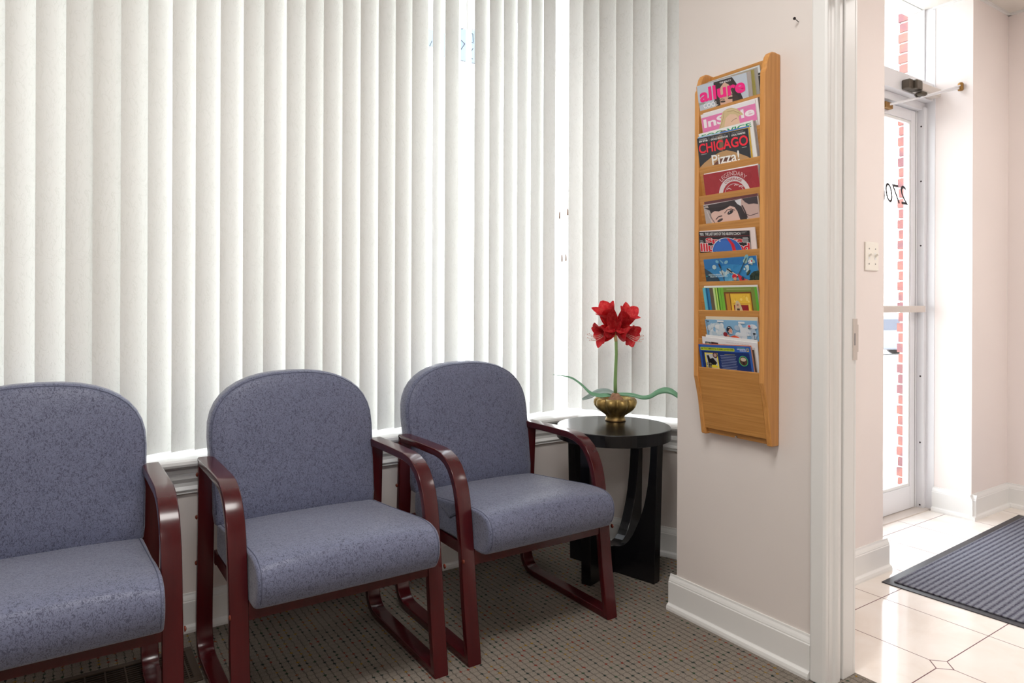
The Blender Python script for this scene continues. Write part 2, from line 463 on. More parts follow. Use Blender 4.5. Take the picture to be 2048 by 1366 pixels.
# doorway casing and jamb between the waiting room and the entry
b = MB()
cas = [(1.82, 1.145), (1.806, 1.145), (1.802, 1.141), (1.802, 1.104), (1.806, 1.096), (1.82, 1.096)]
b.prism(cas, 'Z', 0, 2.02)
b.prism([(1.82, 1.12), (1.82, 1.096), (1.840, 1.096), (1.843, 1.091), (1.852, 1.088), (1.866, 1.088), (1.870, 1.092), (1.870, 1.100), (1.881, 1.100), (1.881, 1.089), (1.934, 1.089), (1.934, 1.12)], 'Z', 0, 2.03)
b.box(1.802, 1.82, .10, 1.145, 2.02, 2.09); b.box(1.82, 1.944, .16, 1.12, 2.0, 2.03); b.box(1.855, 1.876, .16, 1.10, 1.985, 2.0); b.box(1.888, 1.944, .18, 1.101, 1.975, 2.0)
b.box(1.934, 1.946, 1.0895, 1.165, 0, 2.07); b.box(1.82, 1.944, .16, .18, 0, 2.0)
struct(b.build('trim_2', M['white'], bevel=.0025), 'white painted door casing and jamb')
b = MB(); b.box(1.924, 1.946, 1.0865, 1.089, .917, 1.037, M['alu_warm']); b.box(1.946, 1.952, 1.0868, 1.089, .94, 1.02, M['alu_warm'])
b.box(1.928, 1.936, 1.086, 1.0866, .96, .995, M['steel'])
tag(b.build('strike_plate', M['steel'], bevel=.0006), 'narrow pale metal strike plate let into the white door jamb', 'strike plate')

# window stools (sills) and aprons
def stool_prof(depth): return [(depth, .545), (-.045, .545), (-.052, .549), (-.055, .556), (-.053, .565), (-.047, .570), (depth, .570)]
def apron_prof(): return [(0, .545), (-.026, .545), (-.026, .536), (-.022, .534), (-.022, .521), (-.019, .519), (-.024, .514), (-.022, .502), (-.013, .488), (-.011, .476), (-.016, .466), (-.016, .463), (-.011, .462), (-.011, .452), (0, .452)]
b = MB(); b.prism_dir(stool_prof(WT), (XL, YA, 0), (1,0,0), (0,1,0), 0, XC-XL+.0)
ap = MB(); ap.prism_dir(apron_prof(), (XL, YA, 0), (1,0,0), (0,1,0), 0, XC-XL)
struct(b.build('window_sill_1', M['white']), 'white window sill'); struct(ap.build('trim_3', M['white']), 'moulded apron under the window sill')
b = MB(); b.prism_dir(stool_prof(WT), PA, EA, NA, -.38, SC+.0)
ap = MB(); ap.prism_dir(apron_prof(), PA, EA, NA, -.38, SC)
pts = [(XC, YA), (XC, YA+WT), tuple(diag(SC, WT))[:2]]
b.prism(pts, 'Z', .546, .5699)
struct(b.build('window_sill_2', M['white'], loc=(0, 0, -.0007))); struct(ap.build('trim_4', M['white']))

# windows: frame, glass
YG = YA+.13
def win_frame_y(mb, x0, x1, z0, z1, y, w=.05, d=.05):
    mb.box(x0, x1, y, y+d, z0, z0+w); mb.box(x0, x1, y, y+d, z1-w, z1); mb.box(x0, x0+w, y, y+d, z0+w, z1-w); mb.box(x1-w, x1, y, y+d, z0+w, z1-w)
root = bpy.data.objects.new('window_1', None); C.objects.link(root); struct(root, 'wide window behind the vertical blinds')
b = MB()
for x0, x1 in ((-1.25, .15), (.15, 1.98)): win_frame_y(b, x0, x1, .57, 2.60, YG)
b.build('window_frame', M['white'], root)
MB().box(-1.2, .1, YG+.02, YG+.026, .62, 2.55).box(.2, 1.93, YG+.02, YG+.026, .62, 2.55).build('glass_pane', M['glass'], root)
root = bpy.data.objects.new('window_2', None); C.objects.link(root); struct(root, 'narrow angled window behind the potted flower')
b = MB(); w = .045
s1 = SC+.02; s0 = -.36; z0, z1 = .57, 2.60
for a in ((s0, s1, z0, z0+w), (s0, s1, z1-w, z1), (s0, s0+w, z0+w, z1-w), (s1-w, s1, z0+w, z1-w)): dpoly(b, a[0], a[1], .13, .18, a[2], a[3])
b.build('window_frame', M['white'], root)
b = MB(); dpoly(b, s0+w, s1-w, .15, .156, z0+w, z1-w); b.build('glass_pane', M['glass'], root)

# ------------------------------------------------------------------ vertical blinds
def vane_mesh(name, z0=.586, z1=2.565):
    mb = MB(); rows = []
    n = 10; hw = .0445; sag = .0045
    for zz in (z0, z0+.3, z0+.7, z0+1.2, z1):
        rows.append([(hw*(2*i/n-1), sag*(1-(2*i/n-1)**2), zz) for i in range(n+1)])
    mb.grid(rows, M['vane'])
    return mb
root = thing('vertical_blind', 'ivory vertical blinds covering the wide window behind the chairs', 'vertical blinds', (0, YA+.028, 0))
rootB = thing('vertical_blind', 'ivory vertical blinds on the angled window behind the potted red flower', 'vertical blinds', (PA.x+NA.x*.028, PA.y+NA.y*.028, 0))
MB().box(-1.24, 1.93, -.02, .02, 2.57, 2.595).build('headrail', M['white'], root)
first = vane_mesh('vane').build('vane', M['vane'], root)
used = [False]
def put_vane(par, x, y, rz):
    if not used[0]: o = first; used[0] = True
    else: o = first.copy(); C.objects.link(o)
    o.parent = par; o.location = (x, y, 0); o.rotation_euler = (0, 0, rz); return o
# left (room side) edge of every visible vane, measured on the blind plane, and how far it is turned
edges = [(-1.209,17),(-1.137,17),(-1.064,18),(-.992,17),(-.919,17),(-.847,17),(-.774,18),(-.702,17),(-.629,17),(-.557,16),(-.484,17),(-.412,17),(-.339,17),(-.267,17),(-.194,17),(-.122,19),(-.049,20),(.026,17),(.0957,15),(.1706,17),(.2457,23),(.3164,20),(.3867,17),(.4627,18),(.5367,15),(.6049,17),(.6824,16),(.7500,17),(.8160,15),(.8879,17),(.9582,17),(1.0307,15),(1.1013,16),(1.1719,18),(1.2625,33),(1.3195,22),(1.4182,46),(1.4592,21),(1.5324,19),(1.6045,20),(1.6761,20),(1.7490,19),(1.8190,17)]
for x, a in edges:
    a = R(a-1); sl = max(-.2, x/2.46)
    # edge on the 2.46 plane -> centre of the turned vane
    lx = x - sl*(.0445*math.sin(a) - .018)
    put_vane(root, lx + .0445*math.cos(a), .0, a)
# angled window vanes
e_ang = math.atan2(-EA.y, -EA.x)     # local +X runs from the corner towards the pillar
rootB.rotation_euler = (0, 0, e_ang)
for sv in (.520, .450, .368, .2855, .2045, .1232, .046, -.03, -.105, -.18, -.25):
    a = R(24 if sv > .5 else 13 if sv > .3 else 11); 
    put_vane(rootB, -sv+.0445*math.cos(a)-.012, .0, a)
MB().box(-SC+.0, .30, -.02, .02, 2.57, 2.595).build('headrail', M['white'], rootB)
# cords with small tassels in the corner gap
def pull_cord(x, y, zt, label):
    o = MB().tube([(x, y, 2.56), (x, y, zt)], .0011, 6, M['cord']).build('pull_cord', M['cord'])
    tag(o, label, 'cord', 'blind pull cords in the window corner')
    t_ = MB().lathe([(.0012, .033), (.003, .03), (.0042, .004), (.003, 0)], (x, y, zt-.033), 10, M['tassel']).build('tassel', M['tassel']); t_.parent = o
def onray(px, py, y):
    a = (px-1024)/1361; bb = (py-605.5)/1361; tx = a+RHO*bb; ty = bb-RHO*a
    v_ = dv + rv*tx - upv*ty; k = y/v_.y; return v_*k + Vector((0,0,H))
for (x, z, lb) in ((1.907, 1.496, 'thin white blind cord hanging shortest in the bright window corner, nearest the wide blinds'), (1.953, 1.515, 'thin white blind cord with its tan tassel highest, beside the angled blinds'), (1.921, 1.300, 'thin white blind cord with a low tassel, left one of the low pair'), (1.944, 1.304, 'thin white blind cord with a low tassel, right one of the low pair')):
    pull_cord(x, 2.452, z, lb)
# decal on the glass, seen between the turned vanes
b = MB(); yd = YG+.016
def seg(px0, py0, px1, py1, r=.0016):
    b.tube([onray(px0, py0, yd), onray(px1, py1, yd)], r, 5, M['decal_line'])
def patch(px0, px1, py0, py1):
    ps = [onray(px0, py0, yd+.001), onray(px1, py0+3, yd+.001), onray(px1, py1+3, yd+.001), onray(px0, py1, yd+.001)]
    qs = [p+Vector((0, .0006, 0)) for p in ps]
    b.add(ps+qs, [(0,1,2,3),(7,6,5,4),(0,4,5,1),(1,5,6,2),(2,6,7,3),(3,7,4,0)], M['decal'])
ALLQ = ((857,57,866,59),(864,82,858,96),(858,112,866,119),(881,62,890,64),(881,111,890,114),(923,58,930,55),(922,80,930,88),(930,88,922,99),(921,121,930,123),(940,57,950,60),(940,66,946,68),(946,68,947,84),(940,84,947,86),(941,105,946,97),(941,116,946,118),(943,126,950,127))
for lo, hi, ps_, lb in ((850, 900, ((857,866,58,92),(881,890,63,111)), 'pale blue sticker with thin grey outlines high on the window, left one'), (900, 960, ((921,932,56,121),(941,950,58,126)), 'pale blue sticker with thin grey outlines high on the window, right one')):
    par_ = None
    for q in ps_:
        b = MB(); patch(*q); o = b.build('window_sticker' if par_ is None else 'sticker_strip', M['decal'], par_)
        if par_ is None: par_ = o; tag(o, lb, 'window sticker')
    b = MB()
    for q in ALLQ:
        if lo < q[0] < hi: seg(*q)
    b.build('outline_lettering', M['decal_line'], par_)


# ------------------------------------------------------------------ entrance door
root = bpy.data.objects.new('door_1', None); C.objects.link(root); struct(root, 'glazed aluminium entrance door')
DX0, DX1 = 2.90, 3.78; yi, yo = 1.80, 1.832
b = MB(); b.box(DX0, DX0+.07, yi, yo, .008, 2.10); b.box(DX1-.045, DX1, yi, yo, .008, 2.10)
b.box(DX0+.07, DX1-.045, yi, yo, .008, .125); b.box(DX0+.07, DX1-.045, yi, yo, 2.045, 2.10)
b.build('door_leaf', M['alu'], root, bevel=.002)
b = MB()
for (x0, x1, z0, z1) in ((DX0+.07, DX1-.045, .125, .14), (DX0+.07, DX1-.045, 2.03, 2.045), (DX0+.07, DX0+.085, .14, 2.03), (DX1-.055, DX1-.045, .14, 2.03)):
    b.box(x0, x1, yi+.005, yo-.012, z0, z1)
b.build('glazing_bead', M['white'], root, bevel=.002)
MB().box(DX0+.085, DX1-.055, 1.81, 1.815, .14, 2.03).build('glass_pane', M['glass'], root)
b = MB(); b.box(DX0+.02, DX1+.012, 1.752, 1.764, 1.038, 1.072); b.box(DX1-.03, DX1-.01, 1.764, 1.80, 1.04, 1.07); b.box(DX0+.02, DX0+.04, 1.764, 1.80, 1.04, 1.07)
b.build('push_bar', M['alu_warm'], root, bevel=.003)
MB().box(DX1, DX1+.006, 1.802, 1.84, .01, 2.10).build('gap_shade', M['gap_shade'], root)  # dark strip standing in for the shade in the gap beside the leaf
MB().box(2.88, 3.83, 1.74, 1.86, 0, .006).build('threshold', M['alu_warm'], root)
# address numerals on the glass, facing the street so mirrored from inside
def text_geo(body, bold=0, shear=0):
    cu = bpy.data.curves.new('lettering', 'FONT'); cu.body = body; cu.size = 1; cu.offset = bold; cu.shear = shear; cu.resolution_u = 5
    o = bpy.data.objects.new('lettering', cu); C.objects.link(o)
    bpy.context.view_layer.update()
    dg = bpy.context.evaluated_depsgraph_get(); me = bpy.data.meshes.new_from_object(o.evaluated_get(dg))
    vs = [tuple(v.co) for v in me.vertices]; fs = [tuple(p.vertices) for p in me.polygons]
    C.objects.unlink(o); bpy.data.objects.remove(o); bpy.data.curves.remove(cu); bpy.data.meshes.remove(me)
    x0 = min(v[0] for v in vs); x1 = max(v[0] for v in vs); y0 = min(v[1] for v in vs); y1 = max(v[1] for v in vs)
    return [((v[0]-x0)/(x1-x0), (v[1]-y0)/(y1-y0)) for v in vs], fs
def blacknum():
    vs, fs = text_geo('2700', .0, .25); b = MB()
    b.add([(3.721-.30*v[0], 1.8095, 1.600+.098*v[1]) for v in vs], fs, M['screw']); return b
blacknum().build('lettering', M['screw'], root)

fr = MB()
fr.box(3.80, 3.84, 1.765, 1.80, 0, 2.12); fr.box(3.827, 3.92, 1.725, 1.865, 0, CE); fr.box(3.786, 3.84, 1.80, 1.865, 0, 2.12)
fr.box(2.80, 2.895, 1.725, 1.865, 0, CE)
fr.box(2.88, 3.83, 1.735, 1.865, 2.145, 2.238); fr.box(2.88, 3.83, 1.775, 1.865, 2.105, 2.145)
fr = fr.build('trim_5', M['alu'], bevel=.002); struct(fr, 'white aluminium door frame with transom bar')
b = MB()
for z in (.02, .35, .70, 1.055, 1.39, 1.73, 2.02):
    b.tube([(3.7995, 1.782, z), (3.8015, 1.782, z)], .0045, 10)
b.tube([(3.8295, 1.752, 1.95), (3.831, 1.752, 1.95)], .004, 10); b.tube([(3.8295, 1.738, 1.957), (3.831, 1.738, 1.957)], .004, 10)
o = b.build('frame_screw', M['screw']); o.parent = fr
root = bpy.data.objects.new('window_3', None); C.objects.link(root); struct(root, 'transom window over the entrance door')
MB().box(2.895, 3.83, 1.78, 1.786, 2.238, CE).build('glass_pane', M['glass'], root)
MB().box(3.818, 3.8269, 1.776, 1.79, 2.238, CE).box(2.895, 3.83, 1.776, 1.79, 2.238, 2.246).build('window_frame', M['alu'], root)
# door closer
root = thing('door_closer', 'old door closer with folding arm on the bar above the entrance door', 'door closer', (3.6, 1.735, 2.18))
def rel(o): return o
b = MB(); b.box(-.10, -.06, -.04, 0, -.03, .018); b.box(-.06, .0, -.055, 0, -.03, .018)
b.build('closer_body', M['closer'], root, bevel=.006)
MB().box(0, .2, -.052, 0, -.03, .012).build('cover', M['alu_warm'], root, bevel=.006)
MB().lathe([(.02, 0), (.028, .006), (.028, .014), (.016, .02)], (.01, -.04, -.055), 16, M['closer']).build('spindle', M['closer'], root)
P0 = Vector((-.13, .045, -.10)); P1 = Vector((.215, -.135, .0)); P2 = Vector((.01, -.04, -.055))
b = MB()
def bar(b_, a, c, w, h):
    a = Vector(a); c = Vector(c); d = (c-a).normalized(); sdir = d.cross(Vector((0,0,1))).normalized(); u_ = sdir.cross(d)
    vs = []
    for p in (a, c):
        for (i, j) in ((-1,-1),(1,-1),(1,1),(-1,1)): vs.append(p+sdir*w*i/2+u_*h*j/2)
    b_.add(vs, [(3,2,1,0),(4,5,6,7),(0,1,5,4),(1,2,6,5),(2,3,7,6),(3,0,4,7)])
bar(b, P0, P1, .012, .01); b.build('forearm', M['alu'], root, bevel=.002)
b = MB(); bar(b, P2+Vector((0,0,-.004)), P1+Vector((0,0,.012)), .018, .008); b.build('main_arm', M['alu'], root, bevel=.002)
MB().lathe([(.011, -.014), (.013, -.01), (.013, .02), (.009, .026)], P1, 12, M['rust']).build('elbow_pin', M['rust'], root)
MB().box(P0.x-.04, P0.x+.03, P0.y-.005, P0.y+.02, P0.z-.018, P0.z+.012).build('door_bracket', M['rust'], root, bevel=.003)

# light switch
root = thing('light_switch', 'ivory double light switch plate on the entry wall', 'light switch', (2.701, 1.455, 1.27))
MB().box(-.049, .049, -.006, 0, -.057, .057).build('switch_plate', M['switch'], root, bevel=.0035)
for x in (-.023, .023):
    MB().box(x-.006, x+.006, -.0065, -.003, -.013, .013).build('slot', M['white'], root)
    MB().prism([(-.005, -.004), (-.019, .006), (-.017, .012), (-.005, .005)], 'X', x-.0045, x+.0045).build('toggle', M['switch'], root, bevel=.001)
for x in (-.023, .023):
    for z in (-.03, .03): MB().tube([(x, -.0055, z), (x, -.0068, z)], .003, 8).build('screw', M['steel'], root)
# nail in the wall
o = MB().tube([(1.82, 1.197, 1.912), (1.800, 1.197, 1.917)], .0011, 6).tube([(1.801, 1.197, 1.9168), (1.797, 1.197, 1.918)], .004, 8).build('nail', M['screw'])
tag(o, 'small dark nail sticking out of the wall above the magazine rack', 'nail')

# floor mat
root = thing('floor_mat', 'charcoal ribbed entrance mat with black rubber border on the tiles', 'mat', (2.665, 1.39, 0))
MB().box(0, 1.44, -.92, 0, 0.0, .004).build('rubber_border', M['mat_rubber'], root, bevel=.002)
MB().box(.032, 1.408, -.888, -.032, .004, .009).build('ribbed_pile', M['mat_rib'], root, bevel=.002)
root.rotation_euler = (0, 0, R(2.2))

# floor register below the chairs
root = thing('floor_register', 'brown slotted heating register set in the carpet below the leftmost chair', 'floor vent', (0, 0, 0))
rx0, rx1, ry0, ry1 = -.40, .356, 2.10, 2.318
b = MB(); b.box(rx0, rx1, ry0, ry0+.022, 0, .006); b.box(rx0, rx1, ry1-.022, ry1, 0, .006); b.box(rx0, rx0+.022, ry0+.022, ry1-.022, 0, .006); b.box(rx1-.022, rx1, ry0+.022, ry1-.022, 0, .006)
b.build('register_frame', M['vent'], root, bevel=.002)
b = MB()
y = ry0+.03
while y < ry1-.026: b.box(rx0+.022, rx1-.022, y, y+.0035, .0012, .0045); y += .0125
x = rx0+.022+.05
while x < rx1-.03: b.box(x, x+.004, ry0+.022, ry1-.022, .0012, .005); x += .05
b.build('grille', M['vent'], root)
MB().box(rx0+.01, rx1-.01, ry0+.01, ry1-.01, .0004, .001).build('duct_shade_sheet', M['duct_shade'], root)  # black sheet on the carpet, painted for the shade inside the duct

# ------------------------------------------------------------------ chairs
def chair_parts(label):
    root = thing('waiting_armchair', label, 'chair', group='waiting room armchairs')
    W = .592; T = .024; MW = .046
    outer = [(0,0),(.006,.045),(.013,.09),(.027,.182),(.038,.278),(.050,.365),(.060,.435),(.068,.475),(.080,.512),(.097,.543),(.121,.572),(.151,.592),(.187,.604),(.225,.6085),(.35,.6095),(.503,.608),
             (.503,.60),(.508,.50),(.514,.38),(.522,.25),(.530,.15),(.532,.10),(.529,.07),(.520,.045),(.505,.024),(.485,.010),(.460,.002),(.43,0),(.3,0),(.15,0)]
    n = len(outer)
    def inset(d):
        res = []
        for i in range(n):
            p0 = Vector(outer[i-1]); p = Vector(outer[i]); p1 = Vector(outer[(i+1) % n])
            a = (p-p0).normalized(); c = (p1-p).normalized()
            na = Vector((a.y, -a.x)); nc = Vector((c.y, -c.x)); m_ = (na+nc).normalized(); k = d/max(.3, m_.dot(na))
            res.append(p + m_*k)
        return res
    # bent-wood loop: four chamfered corners of a rectangular section
    ch = .0028
    inn = inset(T); oc = inset(ch); ic = inset(T-ch); outv = [Vector(p) for p in outer]
    def loop(x0, x1):
        sec = [(x0+ch, outv), (x1-ch, outv), (x1, oc), (x1, ic), (x1-ch, inn), (x0+ch, inn), (x0, ic), (x0, oc)]
        mb = MB(); k = len(sec); vs = []; fs = []
        for i in range(n):
            for (x, path) in sec: vs.append((x, path[i].x, path[i].y))
        for i in range(n):
            j = (i+1) % n
            for q in range(k):
                r_ = (q+1) % k; fs.append((i*k+q, i*k+r_, j*k+r_, j*k+q))
        mb.add(vs, fs, None, True)
        return mb
    for x0 in (0, W-MW):
        o = loop(x0, x0+MW).build('side_frame', M['mahogany'], root)
        es = o.modifiers.new('split', 'EDGE_SPLIT'); es.split_angle = R(50)
        md = o.modifiers.new('wn', 'WEIGHTED_NORMAL'); md.keep_sharp = False
        sx = x0 if x0 == 0 else x0+MW; d_ = -1 if x0 == 0 else 1
        for (yy, zz) in ((.502, .556), (.511, .425), (.514, .285), (.030, .305)):
            c_ = MB().tube([(sx, yy, zz), (sx+d_*.0025, yy, zz), (sx+d_*.0045, yy, zz)], [.007, .0062, .003], 12).build('screw_cap', M['cap'], root)
    MB().box(MW, W-MW, .045, .067, .281, .328).box(MW, W-MW, .47, .492, .282, .322).box(MW, MW+.022, .067, .47, .288, .322).box(W-MW-.022, W-MW, .067, .47, .288, .322).build('seat_rail', M['mahogany'], root)
    # seat cushion: side profile swept across with rounded ends
    prof = []
    base = [(-.028,.345),(-.038,.365),(-.042,.39),(-.038,.412),(-.025,.430),(-.005,.440),(.03,.446),(.10,.444),(.20,.434),(.30,.424),(.40,.414),(.455,.408),(.468,.395),(.470,.37),(.468,.335),(.455,.325),(.40,.323),(.20,.323),(.04,.323),(0,.325),(-.018,.332)]
    # smooth by Catmull-Rom
    def cr(pts, k=3, closed=True):
        out = []; m_ = len(pts)
        for i in range(m_ if closed else m_-1):
            p0, p1, p2, p3 = (Vector(pts[(i+q) % m_]) if closed else Vector(pts[min(max(i+q, 0), m_-1)]) for q in (-1, 0, 1, 2))
            for j in range(k):
                t_ = j/k
                out.append(.5*((2*p1)+(-p0+p2)*t_+(2*p0-5*p1+4*p2-p3)*t_*t_+(-p0+3*p1-3*p2+p3)*t_**3))
        if not closed: out.append(Vector(pts[-1]))
        return out
    prof = cr(base)
    cxm = Vector((.21, .382))
    x0, x1 = MW+.002, W-MW-.002
    rows = []
    def ring(x, ins, crown):
        r_ = []
        for p in prof:
            v_ = p-cxm; L = v_.length; q = cxm + v_*(1-ins/L)
            z = q.y + (crown*max(0, min(1, (p.y-.385)/.05)))
            r_.append((x, q.x, z))
        return r_
    xs = [(x0+.002, .06, 0), (x0+.0005, .03, 0), (x0, .012, 0), (x0+.0012, .0055, 0), (x0+.005, .0012, 0), (x0+.011, 0, 0), (x0+.03, -.0005, .003), (x0+.08, -.001, .008)]
    mid = [(x0+(x1-x0)*f, -.0015, .012*(1-(2*f-1)**4)) for f in (.3, .4, .5, .6, .7)]
    allr = xs + mid + [(x0+x1-a, b_, c_) for a, b_, c_ in xs[::-1]]
    for a in allr: rows.append(ring(*a))
    mb = MB(); mb.grid(rows, None, True, True)
    nn = len(prof); o_ = len(mb.v)
    mb.f.append(list(range(nn))); mb.mi.append(0); mb.sm.append(True)
    mb.f.append(list(range(len(mb.v)-nn, len(mb.v)))); mb.mi.append(0); mb.sm.append(True)
    seat = mb.build('seat_cushion', M['fabric'], root)
    for x in (x0+.009, x1-.009):
        pts = [(x, p.x, p.y) for p in prof[:40]]
        MB().tube(pts, .0013, 6).build('piping', M['piping'], seat)
    # back cushion
    hw0 = (W-2*MW)/2+.006; cx = W/2
    out = []
    zb = .395
    out.append((-hw0+.02, zb)); out.append((-hw0+.004, zb+.012)); out.append((-hw0, zb+.04)); out.append((-hw0-.002, .50)); out.append((-hw0-.006, .60)); out.append((-hw0-.008, .66))
    aw = hw0+.008; az = .190; zc = .663; K = 20
    for i in range(1, K):
        a = PI - PI*i/K
        ca, sa = math.cos(a), math.sin(a); e = 2/2.45
        out.append((aw*math.copysign(abs(ca)**e, ca), zc+az*abs(sa)**e))
    out += [(-x, z) for x, z in out[:6][::-1]]
    def yb(z, side):   # front plane of the leaning back
        return .442 + .085*((z-.40)/.45) + side
    cz = .62
    rings = [(-.0, .078, .10), (0, .080, .04), (0, .078, .012), (0, .070, .003), (0, .055, 0), (0, .02, 0), (0, .012, .0015), (0, .005, .007), (0, .001, .015), (0, -.004, .03), (0, -.011, .07), (0, -.016, .12), (0, -.019, .19)]
    rows = []
    for _, yo_, ins in rings:
        r_ = []
        for (x, z) in out:
            v_ = Vector((x, z-cz)); L = v_.length; f = max(.02, 1-ins/L)
            xx = x*f; zz = cz+(z-cz)*f
            r_.append((cx+xx, yb(zz, yo_), zz))
        rows.append(r_)
    mb = MB(); mb.grid(rows, None, True, True); nn = len(out)
    mb.f.append(list(range(nn))); mb.mi.append(0); mb.sm.append(True)
    mb.f.append(list(range(len(mb.v)-nn, len(mb.v)))); mb.mi.append(0); mb.sm.append(True)
    back = mb.build('back_cushion', M['fabric'], root)
    MB().tube([rows[7][i] for i in range(2, nn-2)], .0014, 6).build('piping', M['piping'], back)
    return root
spots = [(-.335, 'blue-grey upholstered armchair cut off at the picture edge, farthest from the round table'),
         (.360, 'blue-grey upholstered armchair with mahogany arms standing between the two other armchairs'),
         (1.018, 'blue-grey upholstered armchair with mahogany arms right beside the round black table')]
proto = chair_parts(spots[0][1])
for i, (x, lb) in enumerate(spots):
    o = proto if i == 0 else copy_tree(proto)
    o.location = (x, 1.738, 0); o['label'] = lb

# ------------------------------------------------------------------ side table
TC = (1.884, 2.063); TH = .585
root = thing('side_table', 'round black wooden side table on crossed curved panels in the corner', 'table', (TC[0], TC[1], 0))
MB().lathe([(.224, TH-.048), (.229, TH-.046), (.229, TH-.003), (.227, TH-.0005), (.224, TH)], (0,0,0), 72, M['black'], smooth=False).build('tabletop', M['black'], root)
def leg_panel(ang, ox=0, oy=0):
    # flat panel with a U-shaped opening, splayed slightly towards the floor
    Hh = TH-.048; mb = MB(); hw = .021
    def ow(z): return .216 + (-.014)*(1-z/Hh)
    N = 14; left = []; 
    inner = [(0,.105),(.022,.106),(.045,.110),(.068,.122),(.086,.140),(.103,.165),(.118,.195),(.132,.225),(.144,.255),(.155,.29),(.164,.33),(.172,.375),(.178,.43),(.182,.48),(.185,Hh)]
    pts = [(-ow(0), 0), (ow(0), 0), (ow(Hh), Hh)] + [(w_, z) for w_, z in inner[::-1]] + [(-w_, z) for w_, z in inner[1:]] + [(-ow(Hh), Hh)]
    mb.prism(pts, 'Y', -hw, hw)
    return mb.build('leg_panel', M['black'], root, loc=(ox, oy, 0), bevel=.002)
p1 = leg_panel(0); p1.rotation_euler = (0, 0, math.atan2(.97, -.24))
p2 = leg_panel(0); p2.rotation_euler = (0, 0, math.atan2(.30, .95))

# ------------------------------------------------------------------ potted amaryllis
PC = Vector((1.964, 2.138, TH))
root = thing('potted_amaryllis', 'red amaryllis on a tall green stem in a gold lobed bowl on the round table', 'potted flower', PC)
SB = 1.0
def lob(a, j): 
    k = [0,0,0,0,.35,.8,1,1,1,1,.8,.5,.2,0][min(j, 13)]
    return 1 - k*.24*(1-abs(math.sin(a*4.5+.6))**.75)
prof = [(.040,0),(.0425,.004),(.041,.009),(.038,.015),(.042,.024),(.060,.036),(.078,.049),(.089,.063),(.0925,.075),(.0905,.087),(.082,.096),(.072,.097),(.066,.091),(.06,.082)]
mb = MB(); mb.lathe(prof, (0,0,0), 108, M['gold'], rf=lob); mb.build('bowl', M['gold'], root)
MB().lathe([(.043,.0005),(.0435,.004),(.041,.008),(.0385,.012)], (0,0,0), 40, M['gold_dark']).build('bowl_foot', M['gold_dark'], root)
MB().lathe([(.0605,.078),(.05,.083),(.02,.085),(.002,.085)], (0,0,0), 40, M['moss']).build('soil', M['moss'], root)
MB().lathe([(.036,.08),(.032,.09),(.026,.099),(.021,.107),(.017,.113),(.012,.116)], (0,0,0), 24, M['bulb'], rf=lambda a, j: 1+.05*math.sin(7*a+j)).build('bulb', M['bulb'], root)
def LV(lat, toward, z): return rv*lat - dv*toward + Vector((0,0,z))
ST = .372
MB().tube([LV(0,0,.108), LV(-.001,0,.16), LV(.0005,0,.22), LV(.003,0,.28), LV(.0015,0,.335)], [.0078,.0075,.0068,.0066,.0066], 14, M['stem']).build('stem', M['stem'], root)
MB().tube([LV(.0015,0,.334), LV(-.001,0,.35), LV(-.003,0,.364), LV(-.004,0,.375)], [.0068,.0072,.0066,.005], 12, M['stem_pale']).build('stem_sheath', M['stem_pale'], root)
MB().tube([LV(-.009,0,.374), LV(-.004,0,.384), LV(.003,0,.382)], [.006,.009,.004], 10, M['calyx']).build('calyx', M['calyx'], root)
def leaf(pts, ws, m, twist=.3):
    pts = [Vector(p) for p in pts]
    # resample
    res = []; k = 5
    for i in range(len(pts)-1):
        p0, p1, p2, p3 = (pts[min(max(i+q, 0), len(pts)-1)] for q in (-1,0,1,2))
        for j in range(k):
            t_ = j/k; res.append((.5*((2*p1)+(-p0+p2)*t_+(2*p0-5*p1+4*p2-p3)*t_*t_+(-p0+3*p1-3*p2+p3)*t_**3), ws[i]+(ws[i+1]-ws[i])*t_))
    res.append((pts[-1], ws[-1]))
    rows = []
    for i, (p, w_) in enumerate(res):
        d = (res[min(i+1, len(res)-1)][0]-res[max(i-1, 0)][0]).normalized()
        side = (dv*1.0 + Vector((0,0,1))*twist); side = (side - d*side.dot(d)).normalized(); nrm = d.cross(side)
        rows.append([p+side*w_*q + nrm*w_*.35*(1-abs(q)) for q in (-1,-.5,0,.5,1)])
    mb = MB(); mb.grid(rows, m); return mb.build('leaf', m, root, solid=.0012)
leaf([LV(0,0,.112), LV(-.03,.0,.108), LV(-.065,.0,.106), LV(-.105,.0,.116), LV(-.14,-.01,.148), LV(-.18,-.012,.176), LV(-.22,-.015,.186), LV(-.262,-.02,.19)], [.006,.011,.012,.011,.008,.006,.003,.0008], M['leaf'], .7)
leaf([LV(-.0,.01,.112), LV(-.035,-.02,.122), LV(-.07,-.04,.115), LV(-.10,-.045,.098), LV(-.135,-.045,.082)], [.008,.014,.018,.017,.006], M['leaf_grey'], .6)
leaf([LV(.005,0,.112), LV(.03,.01,.112), LV(.07,.02,.110), LV(.105,.03,.102), LV(.135,.045,.107), LV(.165,.06,.128), LV(.19,.07,.137), LV(.215,.08,.134), LV(.245,.09,.115), LV(.272,.10,.100)], [.005,.008,.009,.009,.010,.012,.014,.014,.011,.003], M['leaf'], 1.3)
